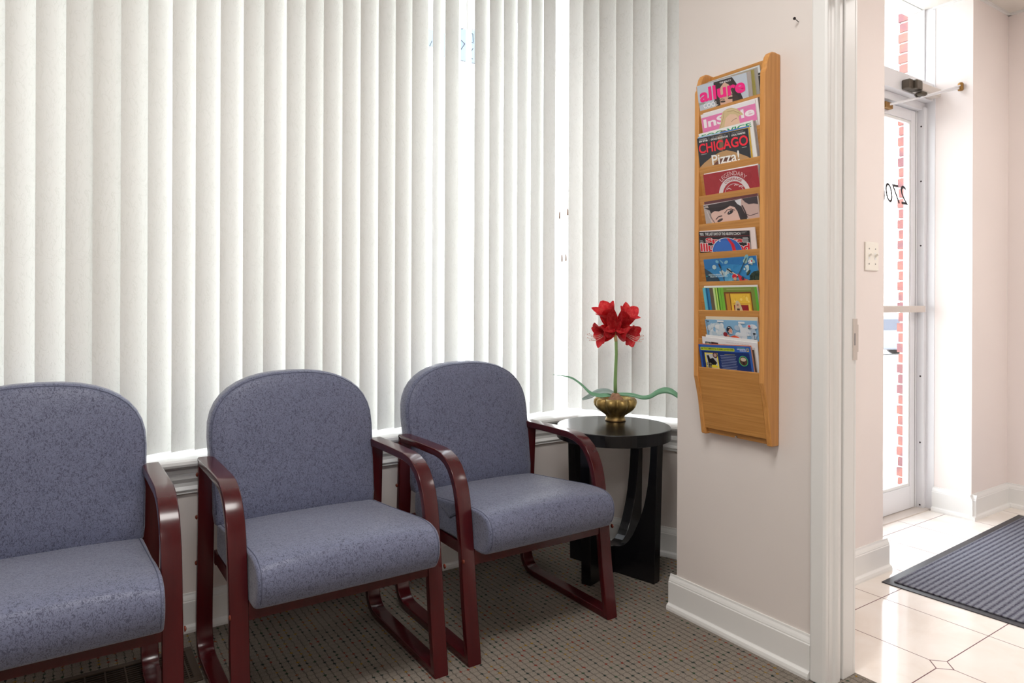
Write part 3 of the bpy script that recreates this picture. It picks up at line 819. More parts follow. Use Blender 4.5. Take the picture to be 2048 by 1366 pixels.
def bloom(cen, ax, spread, length, wid, seed, stam=False, curl=1.0, skip=()):
    rnd = random.Random(seed)
    ax = ax.normalized(); a1 = ax.orthogonal().normalized(); a2 = ax.cross(a1)
    fl = bpy.data.objects.new('flower', None); C.objects.link(fl); fl.parent = root
    for k in range(6):
        if k in skip: continue
        ph = k*PI/3 + rnd.uniform(-.15, .15) + seed; outer_p = k % 2
        L = length*rnd.uniform(.9, 1.08); W_ = wid*(1 if outer_p else .85)*rnd.uniform(.92, 1.1)
        rad = a1*math.cos(ph)+a2*math.sin(ph); tan = ax.cross(rad)
        rows = []; NU, NV = 14, 9
        cl = curl*rnd.uniform(.75, 1.25); ph2 = rnd.uniform(0, 6); sp_ = spread*rnd.uniform(.85, 1.15)
        for i in range(NU):
            u_ = i/(NU-1)
            ang = .10 + sp_*u_**1.1 + cl*.9*max(0, u_-.6)**1.5*2
            # integrate path
            if i == 0: r_, h_ = .006, 0.0
            else: r_ += math.sin(ang)*L/(NU-1); h_ += math.cos(ang)*L/(NU-1)
            w_ = W_*(math.sin(PI*(.10+.84*u_))**.6)*(1 if u_ < .9 else .85 if u_ < .98 else .35)
            row = []
            for j in range(NV):
                q = 2*j/(NV-1)-1
                cup = .55*w_*(q*q)*(1-u_*.6)
                ruf = .0028*math.sin(6*u_+ph2+q*2)*abs(q)**1.5*min(1, u_*2)+.0012*math.sin(q*6+ph2)*u_
                p = cen + ax*(h_+cup*math.sin(ang)*.9) + rad*(r_ - cup*math.cos(ang)*.9*1.0 + ruf) + tan*(w_*q) + ax*ruf
                row.append(p)
            rows.append(row)
        mb = MB(); mb.grid(rows, M['petal']); mb.build('petal', M['petal'], fl, solid=.0007, subsurf=1)
    if stam:
        mb = MB()
        for k in range(6):
            o_ = a1*math.cos(k*1.05)*.010 + a2*math.sin(k*1.05)*.010
            pts = [cen+ax*.012, cen+ax*length*.5+o_*.5+Vector((0,0,-.006)), cen+ax*length*.95+o_+Vector((0,0,-.010)), cen+ax*length*1.28+o_*1.5+Vector((0,0,.004))]
            mb.tube(pts, .0009, 5, M['stamen']); mb.tube([pts[-1], pts[-1]+Vector((0,0,.004))], .0016, 5, M['stamen'])
        mb.build('stamen', M['stamen'], fl)
    return fl
cz_ = .386
bloom(LV(-.006,0,cz_), LV(-.42,.40,.80), .44, .128, .033, 1.3, curl=.5)
bloom(LV(.006,0,cz_), LV(.44,.50,.72), .50, .118, .033, 2.6, curl=.6)
bloom(LV(-.008,.004,cz_-.003), LV(-.82,.42,-.25), .66, .100, .035, 3.3, True, .7)
bloom(LV(.006,.004,cz_-.003), LV(.70,.62,-.30), .66, .096, .037, 4.1, True, .7)

# ------------------------------------------------------------------ magazine rack
RY0, RY1 = 1.2565, 1.5245; TB = .0185
XF = 1.744
root = thing('magazine_rack', 'tall oak wall rack with ten slanted magazine pockets on the wall section', 'magazine rack', (1.82, 1.39, .65))
def RL(p): return (p[0]-1.82, p[1]-1.39, p[2]-.65)
side = [(1.819,.650),(1.786,.650),(1.783,.653),(1.764,.770),(XF,.843),(XF,1.768),(XF+.002,1.775),(XF+.007,1.781),(1.7505,1.792),(1.755,1.803),(1.760,1.817),(1.768,1.828),(1.780,1.8345),(1.795,1.836),(1.806,1.834),(1.819,1.834)]
for y0 in (RY0, RY1-TB):
    MB().prism([(x-1.82, z-.65) for x, z in side], 'Y', y0-1.39, y0+TB-1.39).build('side_board', M['oakZ'], root, bevel=.0035, seg=3)
MB().box(1.812-1.82, -.001, RY0+TB-1.39, RY1-TB-1.39, .02, 1.10).build('back_panel', M['oakY'], root)
MB().box(1.803-1.82, -.001, RY0+TB-1.39, RY1-TB-1.39, 1.10, 1.178).build('top_rail', M['oakY'], root, bevel=.002)
MB().box(1.795-1.82, -.001, RY0+TB-1.39, RY1-TB-1.39, .004, .02).build('bottom_rail', M['oakY'], root)
TH12 = R(12); SN, CS = math.sin(TH12), math.cos(TH12)
ZS = [1.707,1.614,1.521,1.429,1.337,1.244,1.150,1.058,.966,.873]
pt = .005
for i, z in enumerate(ZS):
    a = Vector((XF+.001, 0, z)); L = .245 if i < 9 else .205
    if i == 8: L = .245
    dn = Vector((SN, 0, -CS)); nn_ = Vector((CS, 0, SN))
    if i == 9: dn = Vector((math.sin(R(10.5)), 0, -math.cos(R(10.5)))); nn_ = Vector((-dn.z, 0, dn.x)) 
    q = [a, a+dn*L, a+dn*L+nn_*pt, a+nn_*pt]
    MB().prism([(p.x-1.82, p.z-.65) for p in q], 'Y', RY0+TB-1.39, RY1-TB-1.39).build('pocket_panel' if i < 9 else 'front_panel', M['oakY'], root, bevel=.001)

# flat colour inks
_ink = {}
def ink(r, g, b, rough=.35):
    k = (r, g, b)
    if k not in _ink: _ink[k] = mat('ink_%d_%d_%d' % k, s(r, g, b), rough, coat=.15)
    return _ink[k]
M['pages'] = mat('magazine_pages', s(214,206,198), .7)
UU = Vector((0, -1, 0)); VV = Vector((-SN, 0, CS)); NN = Vector((CS, 0, SN))
class Cover:
    """a magazine standing in pocket i: (u0, vt) is its top left corner, w wide, rot in degrees, off = depth in the stack"""
    def __init__(s_, i, u0, vt, w, label, rot=0, off=.0058, th=.003, cover=(200,200,200), hgt=.27, back=None):
        s_.w = w; s_.vt = vt
        O = Vector((XF+.001, 1.506, ZS[i])) + NN*off
        s_.o = thing('magazine', label, 'magazine', O + UU*u0 + VV*vt, 'magazines in the oak wall rack')
        # local frame: x right, y up in the cover plane, z towards the reader
        mt = Matrix((UU, VV, -NN)).transposed().to_4x4() @ Matrix.Rotation(R(rot), 4, 'Z')
        s_.o.rotation_euler = mt.to_euler()
        MB().box(.0, w, -hgt, 0, -th+.0003, -.0003).build('pages', M['pages'], s_.o)
        c = ink(*cover); c2 = ink(*(back or cover))
        b = MB(); b.box(-.0003, w+.0002, -hgt, .0003, -.0003, 0, c); b.box(-.0003, w+.0002, -hgt, .0003, -th, -th+.0003, c2); b.box(-.0006, -.0001, -hgt, .0003, -th, 0, c)
        b.build('cover', c, s_.o)
        s_.b = MB(); s_.lay = .00005; s_.t = MB()
    def poly(s_, pts, col):
        s_.lay += .00004; m = ink(*col)
        s_.b.add([(x*s_.w, -y, s_.lay) for x, y in pts], [tuple(range(len(pts)))], m); return s_
    def rect(s_, x0, x1, y0, y1, col): return s_.poly([(x0,y1),(x1,y1),(x1,y0),(x0,y0)], col)
    def ell(s_, cx, cy, rx, ry, col, rot=0, n=28, a0=0, a1=2*PI):
        pts = []
        for k in range(n):
            a = a0+(a1-a0)*k/n; x = rx*math.cos(a); y = ry*math.sin(a)
            X = x*math.cos(rot)-y*math.sin(rot); Y = x*math.sin(rot)+y*math.cos(rot)
            pts.append((cx+X/s_.w, cy+Y))
        return s_.poly(pts[::-1], col)
    def line(s_, x0, y0, x1, y1, wd, col):
        p = Vector((x0*s_.w, y0)); q = Vector((x1*s_.w, y1)); d = (q-p).normalized(); n = Vector((-d.y, d.x))*wd/2
        return s_.poly([((v.x)/s_.w, v.y) for v in (p+n, q+n, q-n, p-n)][::-1], col)
    def curve(s_, pts, wd, col):
        for a, c in zip(pts[:-1], pts[1:]): s_.line(*a, *c, wd, col)
        return s_
    def text(s_, body, x0, x1, y0, y1, col, bold=0, shear=0, arc=None, italic=0):
        vs, fs = text_geo(body, bold, shear); s_.lay += .00004; m = ink(*col)
        pts = []
        for (x, y) in vs:
            X = (x0+(x1-x0)*x)*s_.w; Y = -(y1+(y0-y1)*y)
            if arc:
                cx, cy, r0 = arc; ang = ((x0+(x1-x0)*x)-cx)*s_.w/r0; rr = r0 + (y-.5)*(y1-y0)
                X = cx*s_.w + rr*math.sin(ang); Y = -(cy) + rr*math.cos(ang)
            pts.append((X, Y, s_.lay))
        s_.t.add(pts, fs, m); return s_
    def blobs(s_, n, x0, x1, y0, y1, r, cols, seed=0):
        rnd = random.Random(seed)
        for _ in range(n): s_.ell(rnd.uniform(x0, x1), rnd.uniform(y0, y1), r*rnd.uniform(.5, 1.4), r*rnd.uniform(.3, .9), rnd.choice(cols), rnd.uniform(0, 3), 12)
        return s_
    def done(s_):
        if s_.b.v: s_.b.build('cover_picture', None, s_.o)
        if s_.t.v: s_.t.build('lettering', None, s_.o)
        return s_.o
def plain(i, u0, vt, w, label, off, th=.003, cover=(200,200,200), rot=0, hgt=.27): return Cover(i, u0, vt, w, label, rot, off, th, cover, hgt).done()

# pocket 1
c = Cover(0, .0008, .0805, .190, 'magazine with big hot pink title over a dark-haired woman, in the top pocket', rot=-2.4, cover=(186,196,208), th=.0035)
c.poly([(.35,.002),(.72,.001),(.80,.025),(.86,.055),(.90,.075),(.90,.09),(.38,.09),(.33,.06),(.36,.04),(.34,.02)], (44,36,36))
c.poly([(.48,.022),(.56,.010),(.66,.022),(.70,.045),(.68,.09),(.45,.09),(.44,.05)], (208,168,148))
c.poly([(.63,.012),(.72,.03),(.74,.052),(.80,.062),(.84,.09),(.69,.09),(.70,.05)], (62,44,42))
c.ell(.50,.067,.010,.003,(60,44,40),.1); c.ell(.66,.062,.011,.0034,(50,36,34),.1); c.curve([(.42,.064),(.48,.058),(.54,.062)], .0018, (70,48,42)); c.curve([(.61,.056),(.67,.050),(.74,.055)], .0018, (56,40,36))
c.poly([(0,.054),(.14,.056),(.16,.060),(0,.062)], (150,156,150))
c.text('THE BEAUTY', .47, .70, .0065, .0115, (236,236,240), .015)
c.text('allure', .04, .955, .011, .0545, (240,16,130), .035)
c.text('COOL', .10, .40, .060, .0745, (244,244,246), .012)
c.done()
plain(0, .010, .082, .192, 'grey-spined magazine directly behind the one with the hot pink title', .0095, .003, (170,160,156), -2.2)
plain(0, .020, .081, .192, 'olive-edged magazine third from the front in the top pocket', .0128, .0028, (150,140,72), -1.5)
plain(0, .028, .083, .193, 'grey magazine fourth from the front in the top pocket', .0159, .0028, (160,156,150), -1)
c = Cover(0, .036, .0845, .193, 'rearmost magazine of the top pocket, black below a white band', off=.019, cover=(30,38,38), th=.003)
c.rect(0, 1, 0, .022, (206,210,212)); c.text('IL', .90, .97, .009, .020, (150,150,150), .0); c.rect(.9, 1, .028, .030, (190,190,190)); c.done()
# pocket 2
c = Cover(1, .0165, .0765, .2045, 'magazine with pink band and a blonde woman on its cover, second pocket', cover=(226,222,226), th=.0035)
c.rect(.0, 1, .011, .060, (226,122,176))
c.text('InStyle', .035, .97, .017, .052, (238,230,234), .03)
c.text('summer', .72, .93, .0145, .0185, (200,150,180), 0)
c.poly([(.42,.009),(.50,.004),(.58,.004),(.68,.012),(.75,.026),(.78,.034),(.70,.034),(.66,.09),(.20,.09),(.30,.06),(.36,.04),(.38,.022)], (206,184,140))
c.poly([(.46,.03),(.54,.022),(.64,.027),(.69,.04),(.70,.055),(.66,.09),(.40,.09),(.42,.05)], (226,190,164))
c.curve([(.55,.046),(.60,.041),(.66,.039)], .0012, (110,76,60)); c.curve([(.44,.012),(.41,.03),(.35,.05),(.27,.07)], .0014, (160,132,92)); c.curve([(.50,.012),(.62,.015),(.72,.028)], .0013, (172,146,104)); c.curve([(.47,.008),(.58,.009),(.69,.02)], .0012, (232,214,176))
c.rect(.80, 1, .060, .072, (232,232,228)); c.text('SHOW', .84,.97,.0605,.0655,(30,140,96),.02); c.text('STYLES', .84,.97,.0665,.071,(30,140,96),.02)
c.done()
plain(1, .024, .080, .204, 'magazine with white top edge just behind the pink-banded one', .0095, .003, (232,226,226))
plain(1, .0262, .0795, .204, 'dark brown magazine in the second pocket, third from the front', .0128, .0028, (74,58,50))
plain(1, .0272, .081, .202, 'near-black magazine at the back of the second pocket', .0158, .0026, (36,32,34))
# pocket 3
c = Cover(2, .0043, .0948, .1945, 'black magazine with red capital letters and a pizza, third pocket', rot=-1.7, cover=(42,44,52), th=.0035, hgt=.30)
c.poly([(.40,.006),(.50,.002),(.52,.03),(.50,.055),(.42,.05),(.44,.03)], (120,96,70))
c.poly([(.0,.092),(.10,.080),(.28,.064),(.42,.056),(.56,.053),(.68,.060),(.82,.072),(.95,.084),(1,.092),(1,.12),(0,.12)], (186,146,100))
c.ell(.52,.105,.052,.030,(104,62,48)); c.blobs(10,.34,.72,.084,.11,.009,[(132,84,62),(168,124,84),(70,42,36)],3)
c.text('DAYTRIPS', .05,.20,.004,.0075,(220,220,222),.01); c.text('BOY RITTER', .04,.22,.009,.014,(236,236,236),.04)
c.text('THE TRUE KING OF', .30,.58,.003,.0075,(150,150,152),.0); c.text('CHICAGO ARCHITECTURE', .28,.62,.009,.0145,(232,232,232),.03)
c.text('NEXT REVEALING:', .70,.92,.003,.0075,(150,150,152),.0); c.text('LOCAL CHARITIES', .69,.95,.009,.0145,(232,232,232),.03)
c.rect(.245,.25,.003,.015,(170,170,170)); c.rect(.645,.65,.003,.015,(170,170,170))
c.text('CHICAGO', .02,.985,.0185,.0495,(240,34,60),.022)
c.rect(.05,.17,.052,.0532,(190,190,190)); c.rect(.86,.95,.0535,.0547,(190,190,190))
c.text('Pizza!', .26,.80,.060,.092,(240,240,238),.012)
c.done()
c = Cover(2, .0058, .0995, .196, 'magazine with yellow border and blue heading directly behind the red-lettered black one', rot=-1.2, off=.0095, cover=(222,182,40), hgt=.30)
c.rect(0,1,0,.0042,(60,118,196)); c.rect(0,.45,.0,.0036,(150,190,220)); c.done()
c = Cover(2, .0081, .1085, .205, 'white magazine with green lettering in the third pocket', rot=.2, off=.0128, cover=(232,232,230), th=.003, hgt=.30)
c.text('FOO VICE', .05,.97,.0055,.018,(20,150,104),.03); c.poly([(.40,.011),(.44,.008),(.50,.008),(.53,.011)], (90,84,66)); c.done()
plain(2, .012, .1065, .208, 'grey magazine at the back of the third pocket', .016, .0028, (140,130,126), 0, .30)
# pocket 4
c = Cover(3, .0256, .0663, .2035, 'red magazine with a round white seal and arched words, fourth pocket', rot=-.6, cover=(158,34,46), th=.0035)
c.blobs(14,.05,.95,.01,.06,.012,[(162,38,50),(152,30,42)],8)
c.ell(.545,.080,.0595,.0595,(214,206,208),0,48,PI,2*PI+.0001); c.ell(.545,.080,.0445,.0445,(166,36,48),0,48,PI,2*PI+.0001); c.ell(.545,.080,.0375,.0375,(206,196,198),0,40,PI,2*PI); c.ell(.545,.080,.036,.036,(160,34,46),0,40,PI,2*PI)
c.text('LEGENDARY', .30,.81,0,.0135,(226,196,196),-.004,arc=(.545,.080,.0695))
c.text('COVERAGE', .385,.715,0,.0085,(160,34,46),.02,arc=(.545,.080,.052))
c.curve([(.42,.058),(.46,.054),(.50,.060)],.002,(226,210,210)); c.curve([(.56,.050),(.58,.046),(.62,.050)],.002,(226,210,210)); c.curve([(.64,.055),(.68,.052),(.72,.056)],.002,(226,210,210))
c.done()
plain(3, .0262, .0690, .202, 'white magazine peeking out above the red one with the seal', .0095, .003, (228,226,226), -.2)
plain(3, .0235, .0655, .204, 'dark-covered magazine behind the red and white ones, fourth pocket', .0127, .0028, (58,64,66), .4)
plain(3, .0262, .0650, .203, 'pale blue magazine rearmost in the fourth pocket', .0157, .0026, (120,176,200))
# pocket 5
c = Cover(4, .0262, .0610, .2025, 'magazine showing close-up of a dark-haired woman beside a man, fifth pocket', rot=.9, cover=(196,186,184), th=.0035)
c.poly([(0,.003),(.70,.0),(.74,.03),(.78,.07),(.0,.07)], (54,44,48))
c.poly([(.0,.006),(.08,.004),(.12,.03),(.16,.07),(0,.07)], (176,164,160))
c.poly([(.13,.030),(.24,.022),(.34,.026),(.42,.022),(.50,.016),(.58,.022),(.62,.036),(.66,.07),(.12,.07),(.11,.045)], (220,184,172))
c.poly([(.0,.010),(.12,.022),(.28,.028),(.44,.020),(.50,.012),(.36,.016),(.18,.014)], (44,34,38))
c.ell(.49,.036,.0125,.0055,(70,54,58),-.35); c.ell(.49,.036,.006,.004,(30,26,34),-.3); c.ell(.478,.035,.0016,.0014,(236,236,240)); c.curve([(.38,.036),(.44,.027),(.52,.026),(.58,.032)],.0026,(84,58,56))
c.ell(.28,.056,.012,.004,(74,56,58),-.3); c.curve([(.20,.052),(.26,.044),(.33,.043)],.0032,(74,50,50))
c.curve([(.10,.03),(.12,.045),(.17,.062)],.003,(120,106,104)); c.curve([(.05,.02),(.08,.04),(.12,.06)],.002,(214,204,200))
c.poly([(.60,.002),(.72,.0),(.70,.022),(.64,.014)], (214,212,216))
c.poly([(.72,.0),(1,.0),(1,.07),(.84,.07),(.76,.05),(.72,.03),(.70,.020)], (198,168,160)); c.poly([(.73,.0),(1,.0),(1,.024),(.93,.020),(.84,.020),(.78,.012)], (58,48,54))
c.curve([(.76,.048),(.84,.055),(.98,.050)],.002,(70,54,58)); c.curve([(.72,.02),(.76,.04),(.78,.06)],.005,(58,44,48))
c.done()
plain(4, .0275, .0700, .201, 'maroon magazine behind the close-up portrait cover in the fifth pocket', .0097, .003, (96,48,54), .5)
# pocket 6
c = Cover(5, .0085, .0683, .1925, 'sports magazine with a blue and red football helmet, sixth pocket', rot=-3.6, cover=(34,26,30), th=.003)
c.text('BEST', .02,.10,.004,.007,(226,226,226),.03); c.text('TIME', .02,.10,.0085,.0115,(226,226,226),.03)
c.text('THE LAST DAYS OF THE ABUSIVE COACH', .13,.83,.003,.012,(214,214,214),.02)
c.rect(0,1,.0145,.0152,(176,30,44)); c.rect(.85,.95,.003,.0036,(190,190,190)); c.rect(.85,.92,.006,.0068,(190,190,190))
c.text('Sports', .13,.865,.0195,.040,(236,226,226),.075); c.text('Sports', .135,.86,.0205,.039,(206,22,42),.035)
c.text('Illustrated', .005,.995,.036,.066,(236,226,226),.075); c.text('Illustrated', .012,.988,.0375,.064,(206,22,42),.035)
c.done()
hm = Cover.__new__(Cover); hm.__dict__.update(c.__dict__); hm.b = MB(); hm.t = MB(); hm.lay = .0013
c.lay = .0013
hm.ell(.55,.064,.0575,.0445,(210,214,222),0,40,PI,2*PI); hm.ell(.555,.0645,.056,.043,(40,92,176),0,40,PI,2*PI); hm.ell(.50,.0645,.040,.036,(48,106,190),0,30,PI,2*PI)
hm.poly([(.56,.0215),(.61,.022),(.70,.040),(.74,.066),(.67,.066),(.64,.042)], (206,22,42)); hm.ell(.425,.030,.0024,.002,(226,230,236))
for k, y in enumerate((.020,.0235,.027,.0305,.034)): hm.rect(.87-.0*k,.87+.10+(k%2)*.01,y,y+.0016,(206,206,206))
for k, y in enumerate((.028,.032,.0345)): hm.rect(.02,.075+.02*(k%2),y,y+.0012,(206,206,206))
hm.b.build('cover_picture', None, c.o)
plain(5, .0089, .0700, .209, 'pinkish white magazine tilted behind the helmet cover in the sixth pocket', .0092, .0035, (232,216,212), -1.5)
# pocket 7
c = Cover(6, .0290, .0712, .198, 'blue sky magazine cover with a batter in a red helmet, seventh pocket', rot=.6, cover=(50,132,188), th=.003)
c.poly([(0,0),(1,0),(1,.03),(.5,.02),(0,.035)], (36,112,176))
c.blobs(6,.22,.45,.008,.014,.006,[(130,178,196),(110,168,196)],4); c.blobs(10,.32,.5,.034,.052,.008,[(190,206,206),(160,194,206),(206,216,214)],5); c.blobs(8,.75,.98,.002,.02,.009,[(150,188,186),(120,170,180)],6); c.blobs(7,.76,.88,.03,.045,.006,[(196,210,206),(170,200,206)],7); c.ell(.20,.026,.008,.007,(170,196,200)); c.blobs(6,.4,.7,.055,.066,.012,[(100,170,206),(84,158,200)],9)
c.poly([(0,.028),(.10,.04),(.25,.062),(.28,.075),(0,.075)], (44,66,84))
c.blobs(26,.83,1.0,.045,.075,.008,[(34,52,44),(52,66,48),(26,40,38)],10)
c.line(.30,-.0,.33,.03,.0012,(90,110,120)); c.line(.30,.016,.33,.030,.005,(40,44,50)); c.line(.33,.03,.37,.073,.0022,(60,70,76)); c.line(.835,.003,.62,.062,.0022,(54,60,62)); c.line(.445,.033,.54,.046,.0042,(30,30,34)); c.line(.54,.046,.64,.057,.0032,(220,206,180))
c.ell(.57,.059,.0088,.0078,(206,34,52)); c.ell(.575,.066,.006,.005,(208,160,136)); c.poly([(.63,.050),(.68,.056),(.78,.070),(.80,.075),(.66,.075),(.64,.062)], (196,40,54)); c.ell(.72,.066,.005,.006,(50,40,60)); c.ell(.785,.073,.006,.005,(176,110,84))
c.text('GENERATION FREEDOM', .07,.31,.048,.0525,(206,232,238),.02); c.text('FIELDS OF CONFIDENCE', .10,.44,.054,.0585,(206,232,238),.02); c.rect(.02,.05,.053,.0545,(40,206,206))
c.rect(.86,.89,.0125,.0215,(32,52,116)); c.rect(.885,.93,.0115,.0215,(236,236,240)); c.rect(.91,.935,.0115,.0165,(214,52,70)); c.text('5', .858,.892,.0125,.0215,(210,214,230),.02)
c.done()
# pocket 8
c = Cover(7, .0255, .0722, .2035, 'green and yellow magazine cover with a long-haired figure in a doorway, eighth pocket', cover=(122,178,56), th=.004)
c.rect(0,.05,0,.08,(96,186,206)); c.rect(.05,.13,0,.08,(40,126,178)); c.rect(.13,.20,0,.08,(104,92,72)); c.rect(.20,.235,0,.08,(200,220,150)); c.rect(.26,.275,0,.08,(216,232,130)); c.rect(.285,.30,0,.08,(52,84,40)); c.rect(.30,.40,0,.08,(120,186,60)); c.rect(.34,.345,0,.08,(60,104,44)); c.rect(.07,.085,0,.08,(24,70,110))
c.rect(.40,.96,.0,.014,(120,140,56)); c.rect(.46,.90,.004,.0075,(150,160,96)); c.rect(.90,.96,0,.08,(124,140,60)); c.rect(.96,1,0,.08,(96,176,60))
c.rect(.40,.90,.014,.08,(120,70,34)); c.rect(.43,.88,.019,.08,(216,166,44)); c.rect(.43,.50,.019,.08,(196,140,50)); c.rect(.50,.515,.019,.08,(120,76,36)); c.rect(.52,.86,.021,.08,(236,192,64))
c.blobs(9,.58,.84,.025,.045,.005,[(246,214,110),(230,184,60)],12); c.rect(.54,.87,.05,.053,(214,160,60)); c.rect(.56,.82,.055,.08,(148,34,40)); c.rect(.83,.845,.052,.08,(240,206,110))
c.poly([(.57,.08),(.585,.055),(.61,.043),(.645,.041),(.675,.048),(.70,.062),(.72,.08)], (206,190,150)); c.ell(.635,.057,.0055,.0085,(214,168,136)); c.rect(.61,.66,.066,.08,(70,52,44)); c.ell(.632,.055,.004,.0012,(90,64,54))
c.done()
plain(7, .0285, .0772, .2, 'white-topped magazine just behind the green and yellow cover', .0105, .0035, (222,220,222), -.1)
# pocket 9
c = Cover(8, .0345, .0625, .1945, 'pale cloudy cover with a football player in a black helmet, ninth pocket', cover=(132,178,212), th=.003)
c.blobs(26,.02,.35,.012,.062,.013,[(206,216,222),(186,204,216),(222,226,228)],13); c.blobs(24,.58,.95,.016,.062,.012,[(196,208,220),(214,220,226),(172,190,208)],14); c.rect(.25,.38,.001,.006,(226,232,236)); c.rect(.66,.78,.003,.009,(226,232,236))
c.line(.03,.0,.05,.05,.0013,(50,56,66)); c.rect(.0,.08,.001,.0018,(60,66,76)); c.rect(.05,.08,.004,.0065,(60,66,76)); c.line(.93,.038,.935,.062,.0011,(50,56,66)); c.rect(.91,.955,.037,.042,(60,66,76)); c.ell(.935,.058,.003,.003,(50,56,66))
c.ell(.475,.031,.0115,.0125,(32,34,46)); c.ell(.49,.035,.0065,.008,(214,150,128)); c.curve([(.45,.022),(.50,.024),(.53,.032),(.52,.042),(.46,.042)],.0018,(222,222,226)); c.curve([(.44,.036),(.50,.040)],.0016,(222,222,226))
c.poly([(.44,.070),(.48,.052),(.56,.047),(.64,.052),(.68,.070)], (226,84,44)); c.ell(.385,.045,.008,.007,(140,34,44),.2); c.ell(.44,.050,.005,.004,(208,150,126))
c.ell(.86,.0165,.0042,.0035,(222,60,66)); c.text('MLB', .835,.895,.021,.0255,(70,60,80),.03)
c.done()
plain(8, .0355, .0712, .193, 'cream-coloured magazine standing behind the football player cover', .0098, .004, (222,206,178), .2)
# pocket 10
c = Cover(9, .0102, .0748, .1985, 'blue back cover with yellow framed photo and a text column, lowest pocket', rot=.9, cover=(34,66,128), th=.0025)
c.rect(0,1,0,.020,(56,100,180)); c.poly([(.05,.020),(.93,.020),(.97,.026),(.96,.09),(.03,.09)], (30,52,112)); c.rect(0,.04,0,.09,(46,86,164)); c.rect(.965,1,0,.09,(52,98,178))
c.poly([(.03,.008),(.69,.008),(.70,.010),(.70,.0165),(.69,.018),(.03,.018)], (190,206,44)); c.text('MAY YOUR SUMMER BE FULL OF ANIMAL FUN WITH THESE', .05,.68,.0095,.0155,(60,84,40),.02)
c.text('NATIONAL', .76,.90,.004,.007,(110,190,120),.02); c.text('GEOGRAPHIC', .75,.91,.008,.0115,(226,232,240),.03); c.text('KIDS', .80,.91,.0125,.016,(226,232,240),.03); c.rect(.925,.965,.006,.016,(226,196,60)); c.rect(.933,.957,.008,.014,(56,100,180))
c.rect(.10,.36,.026,.085,(240,220,40)); c.rect(.12,.34,.029,.085,(196,196,196)); c.poly([(.14,.035),(.18,.034),(.20,.046),(.26,.042),(.33,.058),(.28,.068),(.22,.064),(.20,.085),(.16,.085),(.15,.055)], (26,24,28)); c.ell(.31,.033,.0095,.0095,(80,50,50)); c.ell(.31,.033,.006,.006,(186,150,140)); c.ell(.27,.07,.013,.005,(226,210,50)); c.blobs(8,.12,.2,.06,.08,.004,[(150,146,120),(120,116,90)],20)
c.rect(.50,.70,.0275,.0287,(206,196,120))
for k in range(10): c.rect(.41+.006*(k%3),.72-.01*((k*7)%3),.032+.0052*k,.0335+.0052*k,(150,162,200))
c.ell(.845,.046,.0165,.0165,(70,190,120)); c.ell(.845,.046,.0143,.0143,(92,66,54)); c.ell(.845,.041,.010,.006,(206,190,170)); c.ell(.845,.052,.004,.005,(50,32,28))
c.done()
plain(9, .0112, .0765, .1985, 'orange-edged magazine directly behind the blue back cover', .0085, .002, (204,98,50), .9)
plain(9, .0140, .0655, .202, 'thin brown magazine in the lowest pocket behind the orange-edged one', .0107, .002, (86,70,58), .4)
plain(9, .0150, .0725, .203, 'light grey magazine in the middle of the lowest pocket', .0129, .002, (206,204,206), .2)
c = Cover(9, .0215, .0992, .207, 'white magazine with two small dark photos, lowest pocket', rot=-3.2, off=.0151, cover=(228,228,230), th=.0025, hgt=.29)
c.rect(.05,.16,.015,.03,(70,84,96)); c.rect(.07,.13,.018,.026,(176,170,140)); c.rect(.165,.30,.014,.03,(60,34,36)); c.rect(.2,.27,.018,.024,(110,40,44)); c.rect(.40,.60,.017,.0178,(120,120,124)); c.text('MAGAZINE OF THE YEAR', .45,.86,.008,.010,(150,150,154),0)
c.done()
plain(9, .0355, .1050, .192, 'plain white magazine rearmost in the lowest pocket', .0178, .0012, (232,232,232), -2.6, .29)
# paper corner below the rack's front panel
tag(MB().lathe([(.0035,0),(.004,.002),(.002,.004)], (1.79, 1.39, .6565), 10).build('bottom_peg', M['steel']), 'tiny pale peg showing under the front panel of the oak rack', 'peg')

# ------------------------------------------------------------------ outside
struct(MB().box(-4, 8, 1.9, 4.2, -.16, -.1).build('ground', M['concrete']), 'pale pavement outside')
b = MB(); b.add([(-40,4.2,-.12),(60,4.2,-.12),(60,70,-4.9),(-40,70,-4.9),(-40,4.2,-.3),(60,4.2,-.3),(60,70,-5.2),(-40,70,-5.2)], [(0,1,2,3),(7,6,5,4),(0,4,5,1),(1,5,6,2),(2,6,7,3),(3,7,4,0)])
struct(b.build('ground_street', M['concrete']), 'bright street sloping away outside')
# brick pier
root = thing('brick_pier', 'red brick pier standing outside just beyond the glass door', 'pier', (4.6, 1.9, -.12))
MB().box(.012, .30, 0, .392, 0, 3.4).build('mortar_core', M['mortar'], root)
b = MB(); rnd = random.Random(3); z = .0; k = 0
while z < 3.35:
    yy = .405 - (.0 if k % 2 else .008); 
    cuts = [yy-.195-.01, yy] if k % 2 else [yy-.09, yy]
    ye = yy; first_ = True
    while ye > .02:
        L = .195 if (k % 2 or not first_) else .092
        y0 = max(0, ye-L); b.box(rnd.uniform(0, .003), .2, y0, ye-.0, z+.005, z+.0605); ye = y0-.01; first_ = False
    z += .0677; k += 1
b.build('brick_courses', M['brick'], root, bevel=.002)
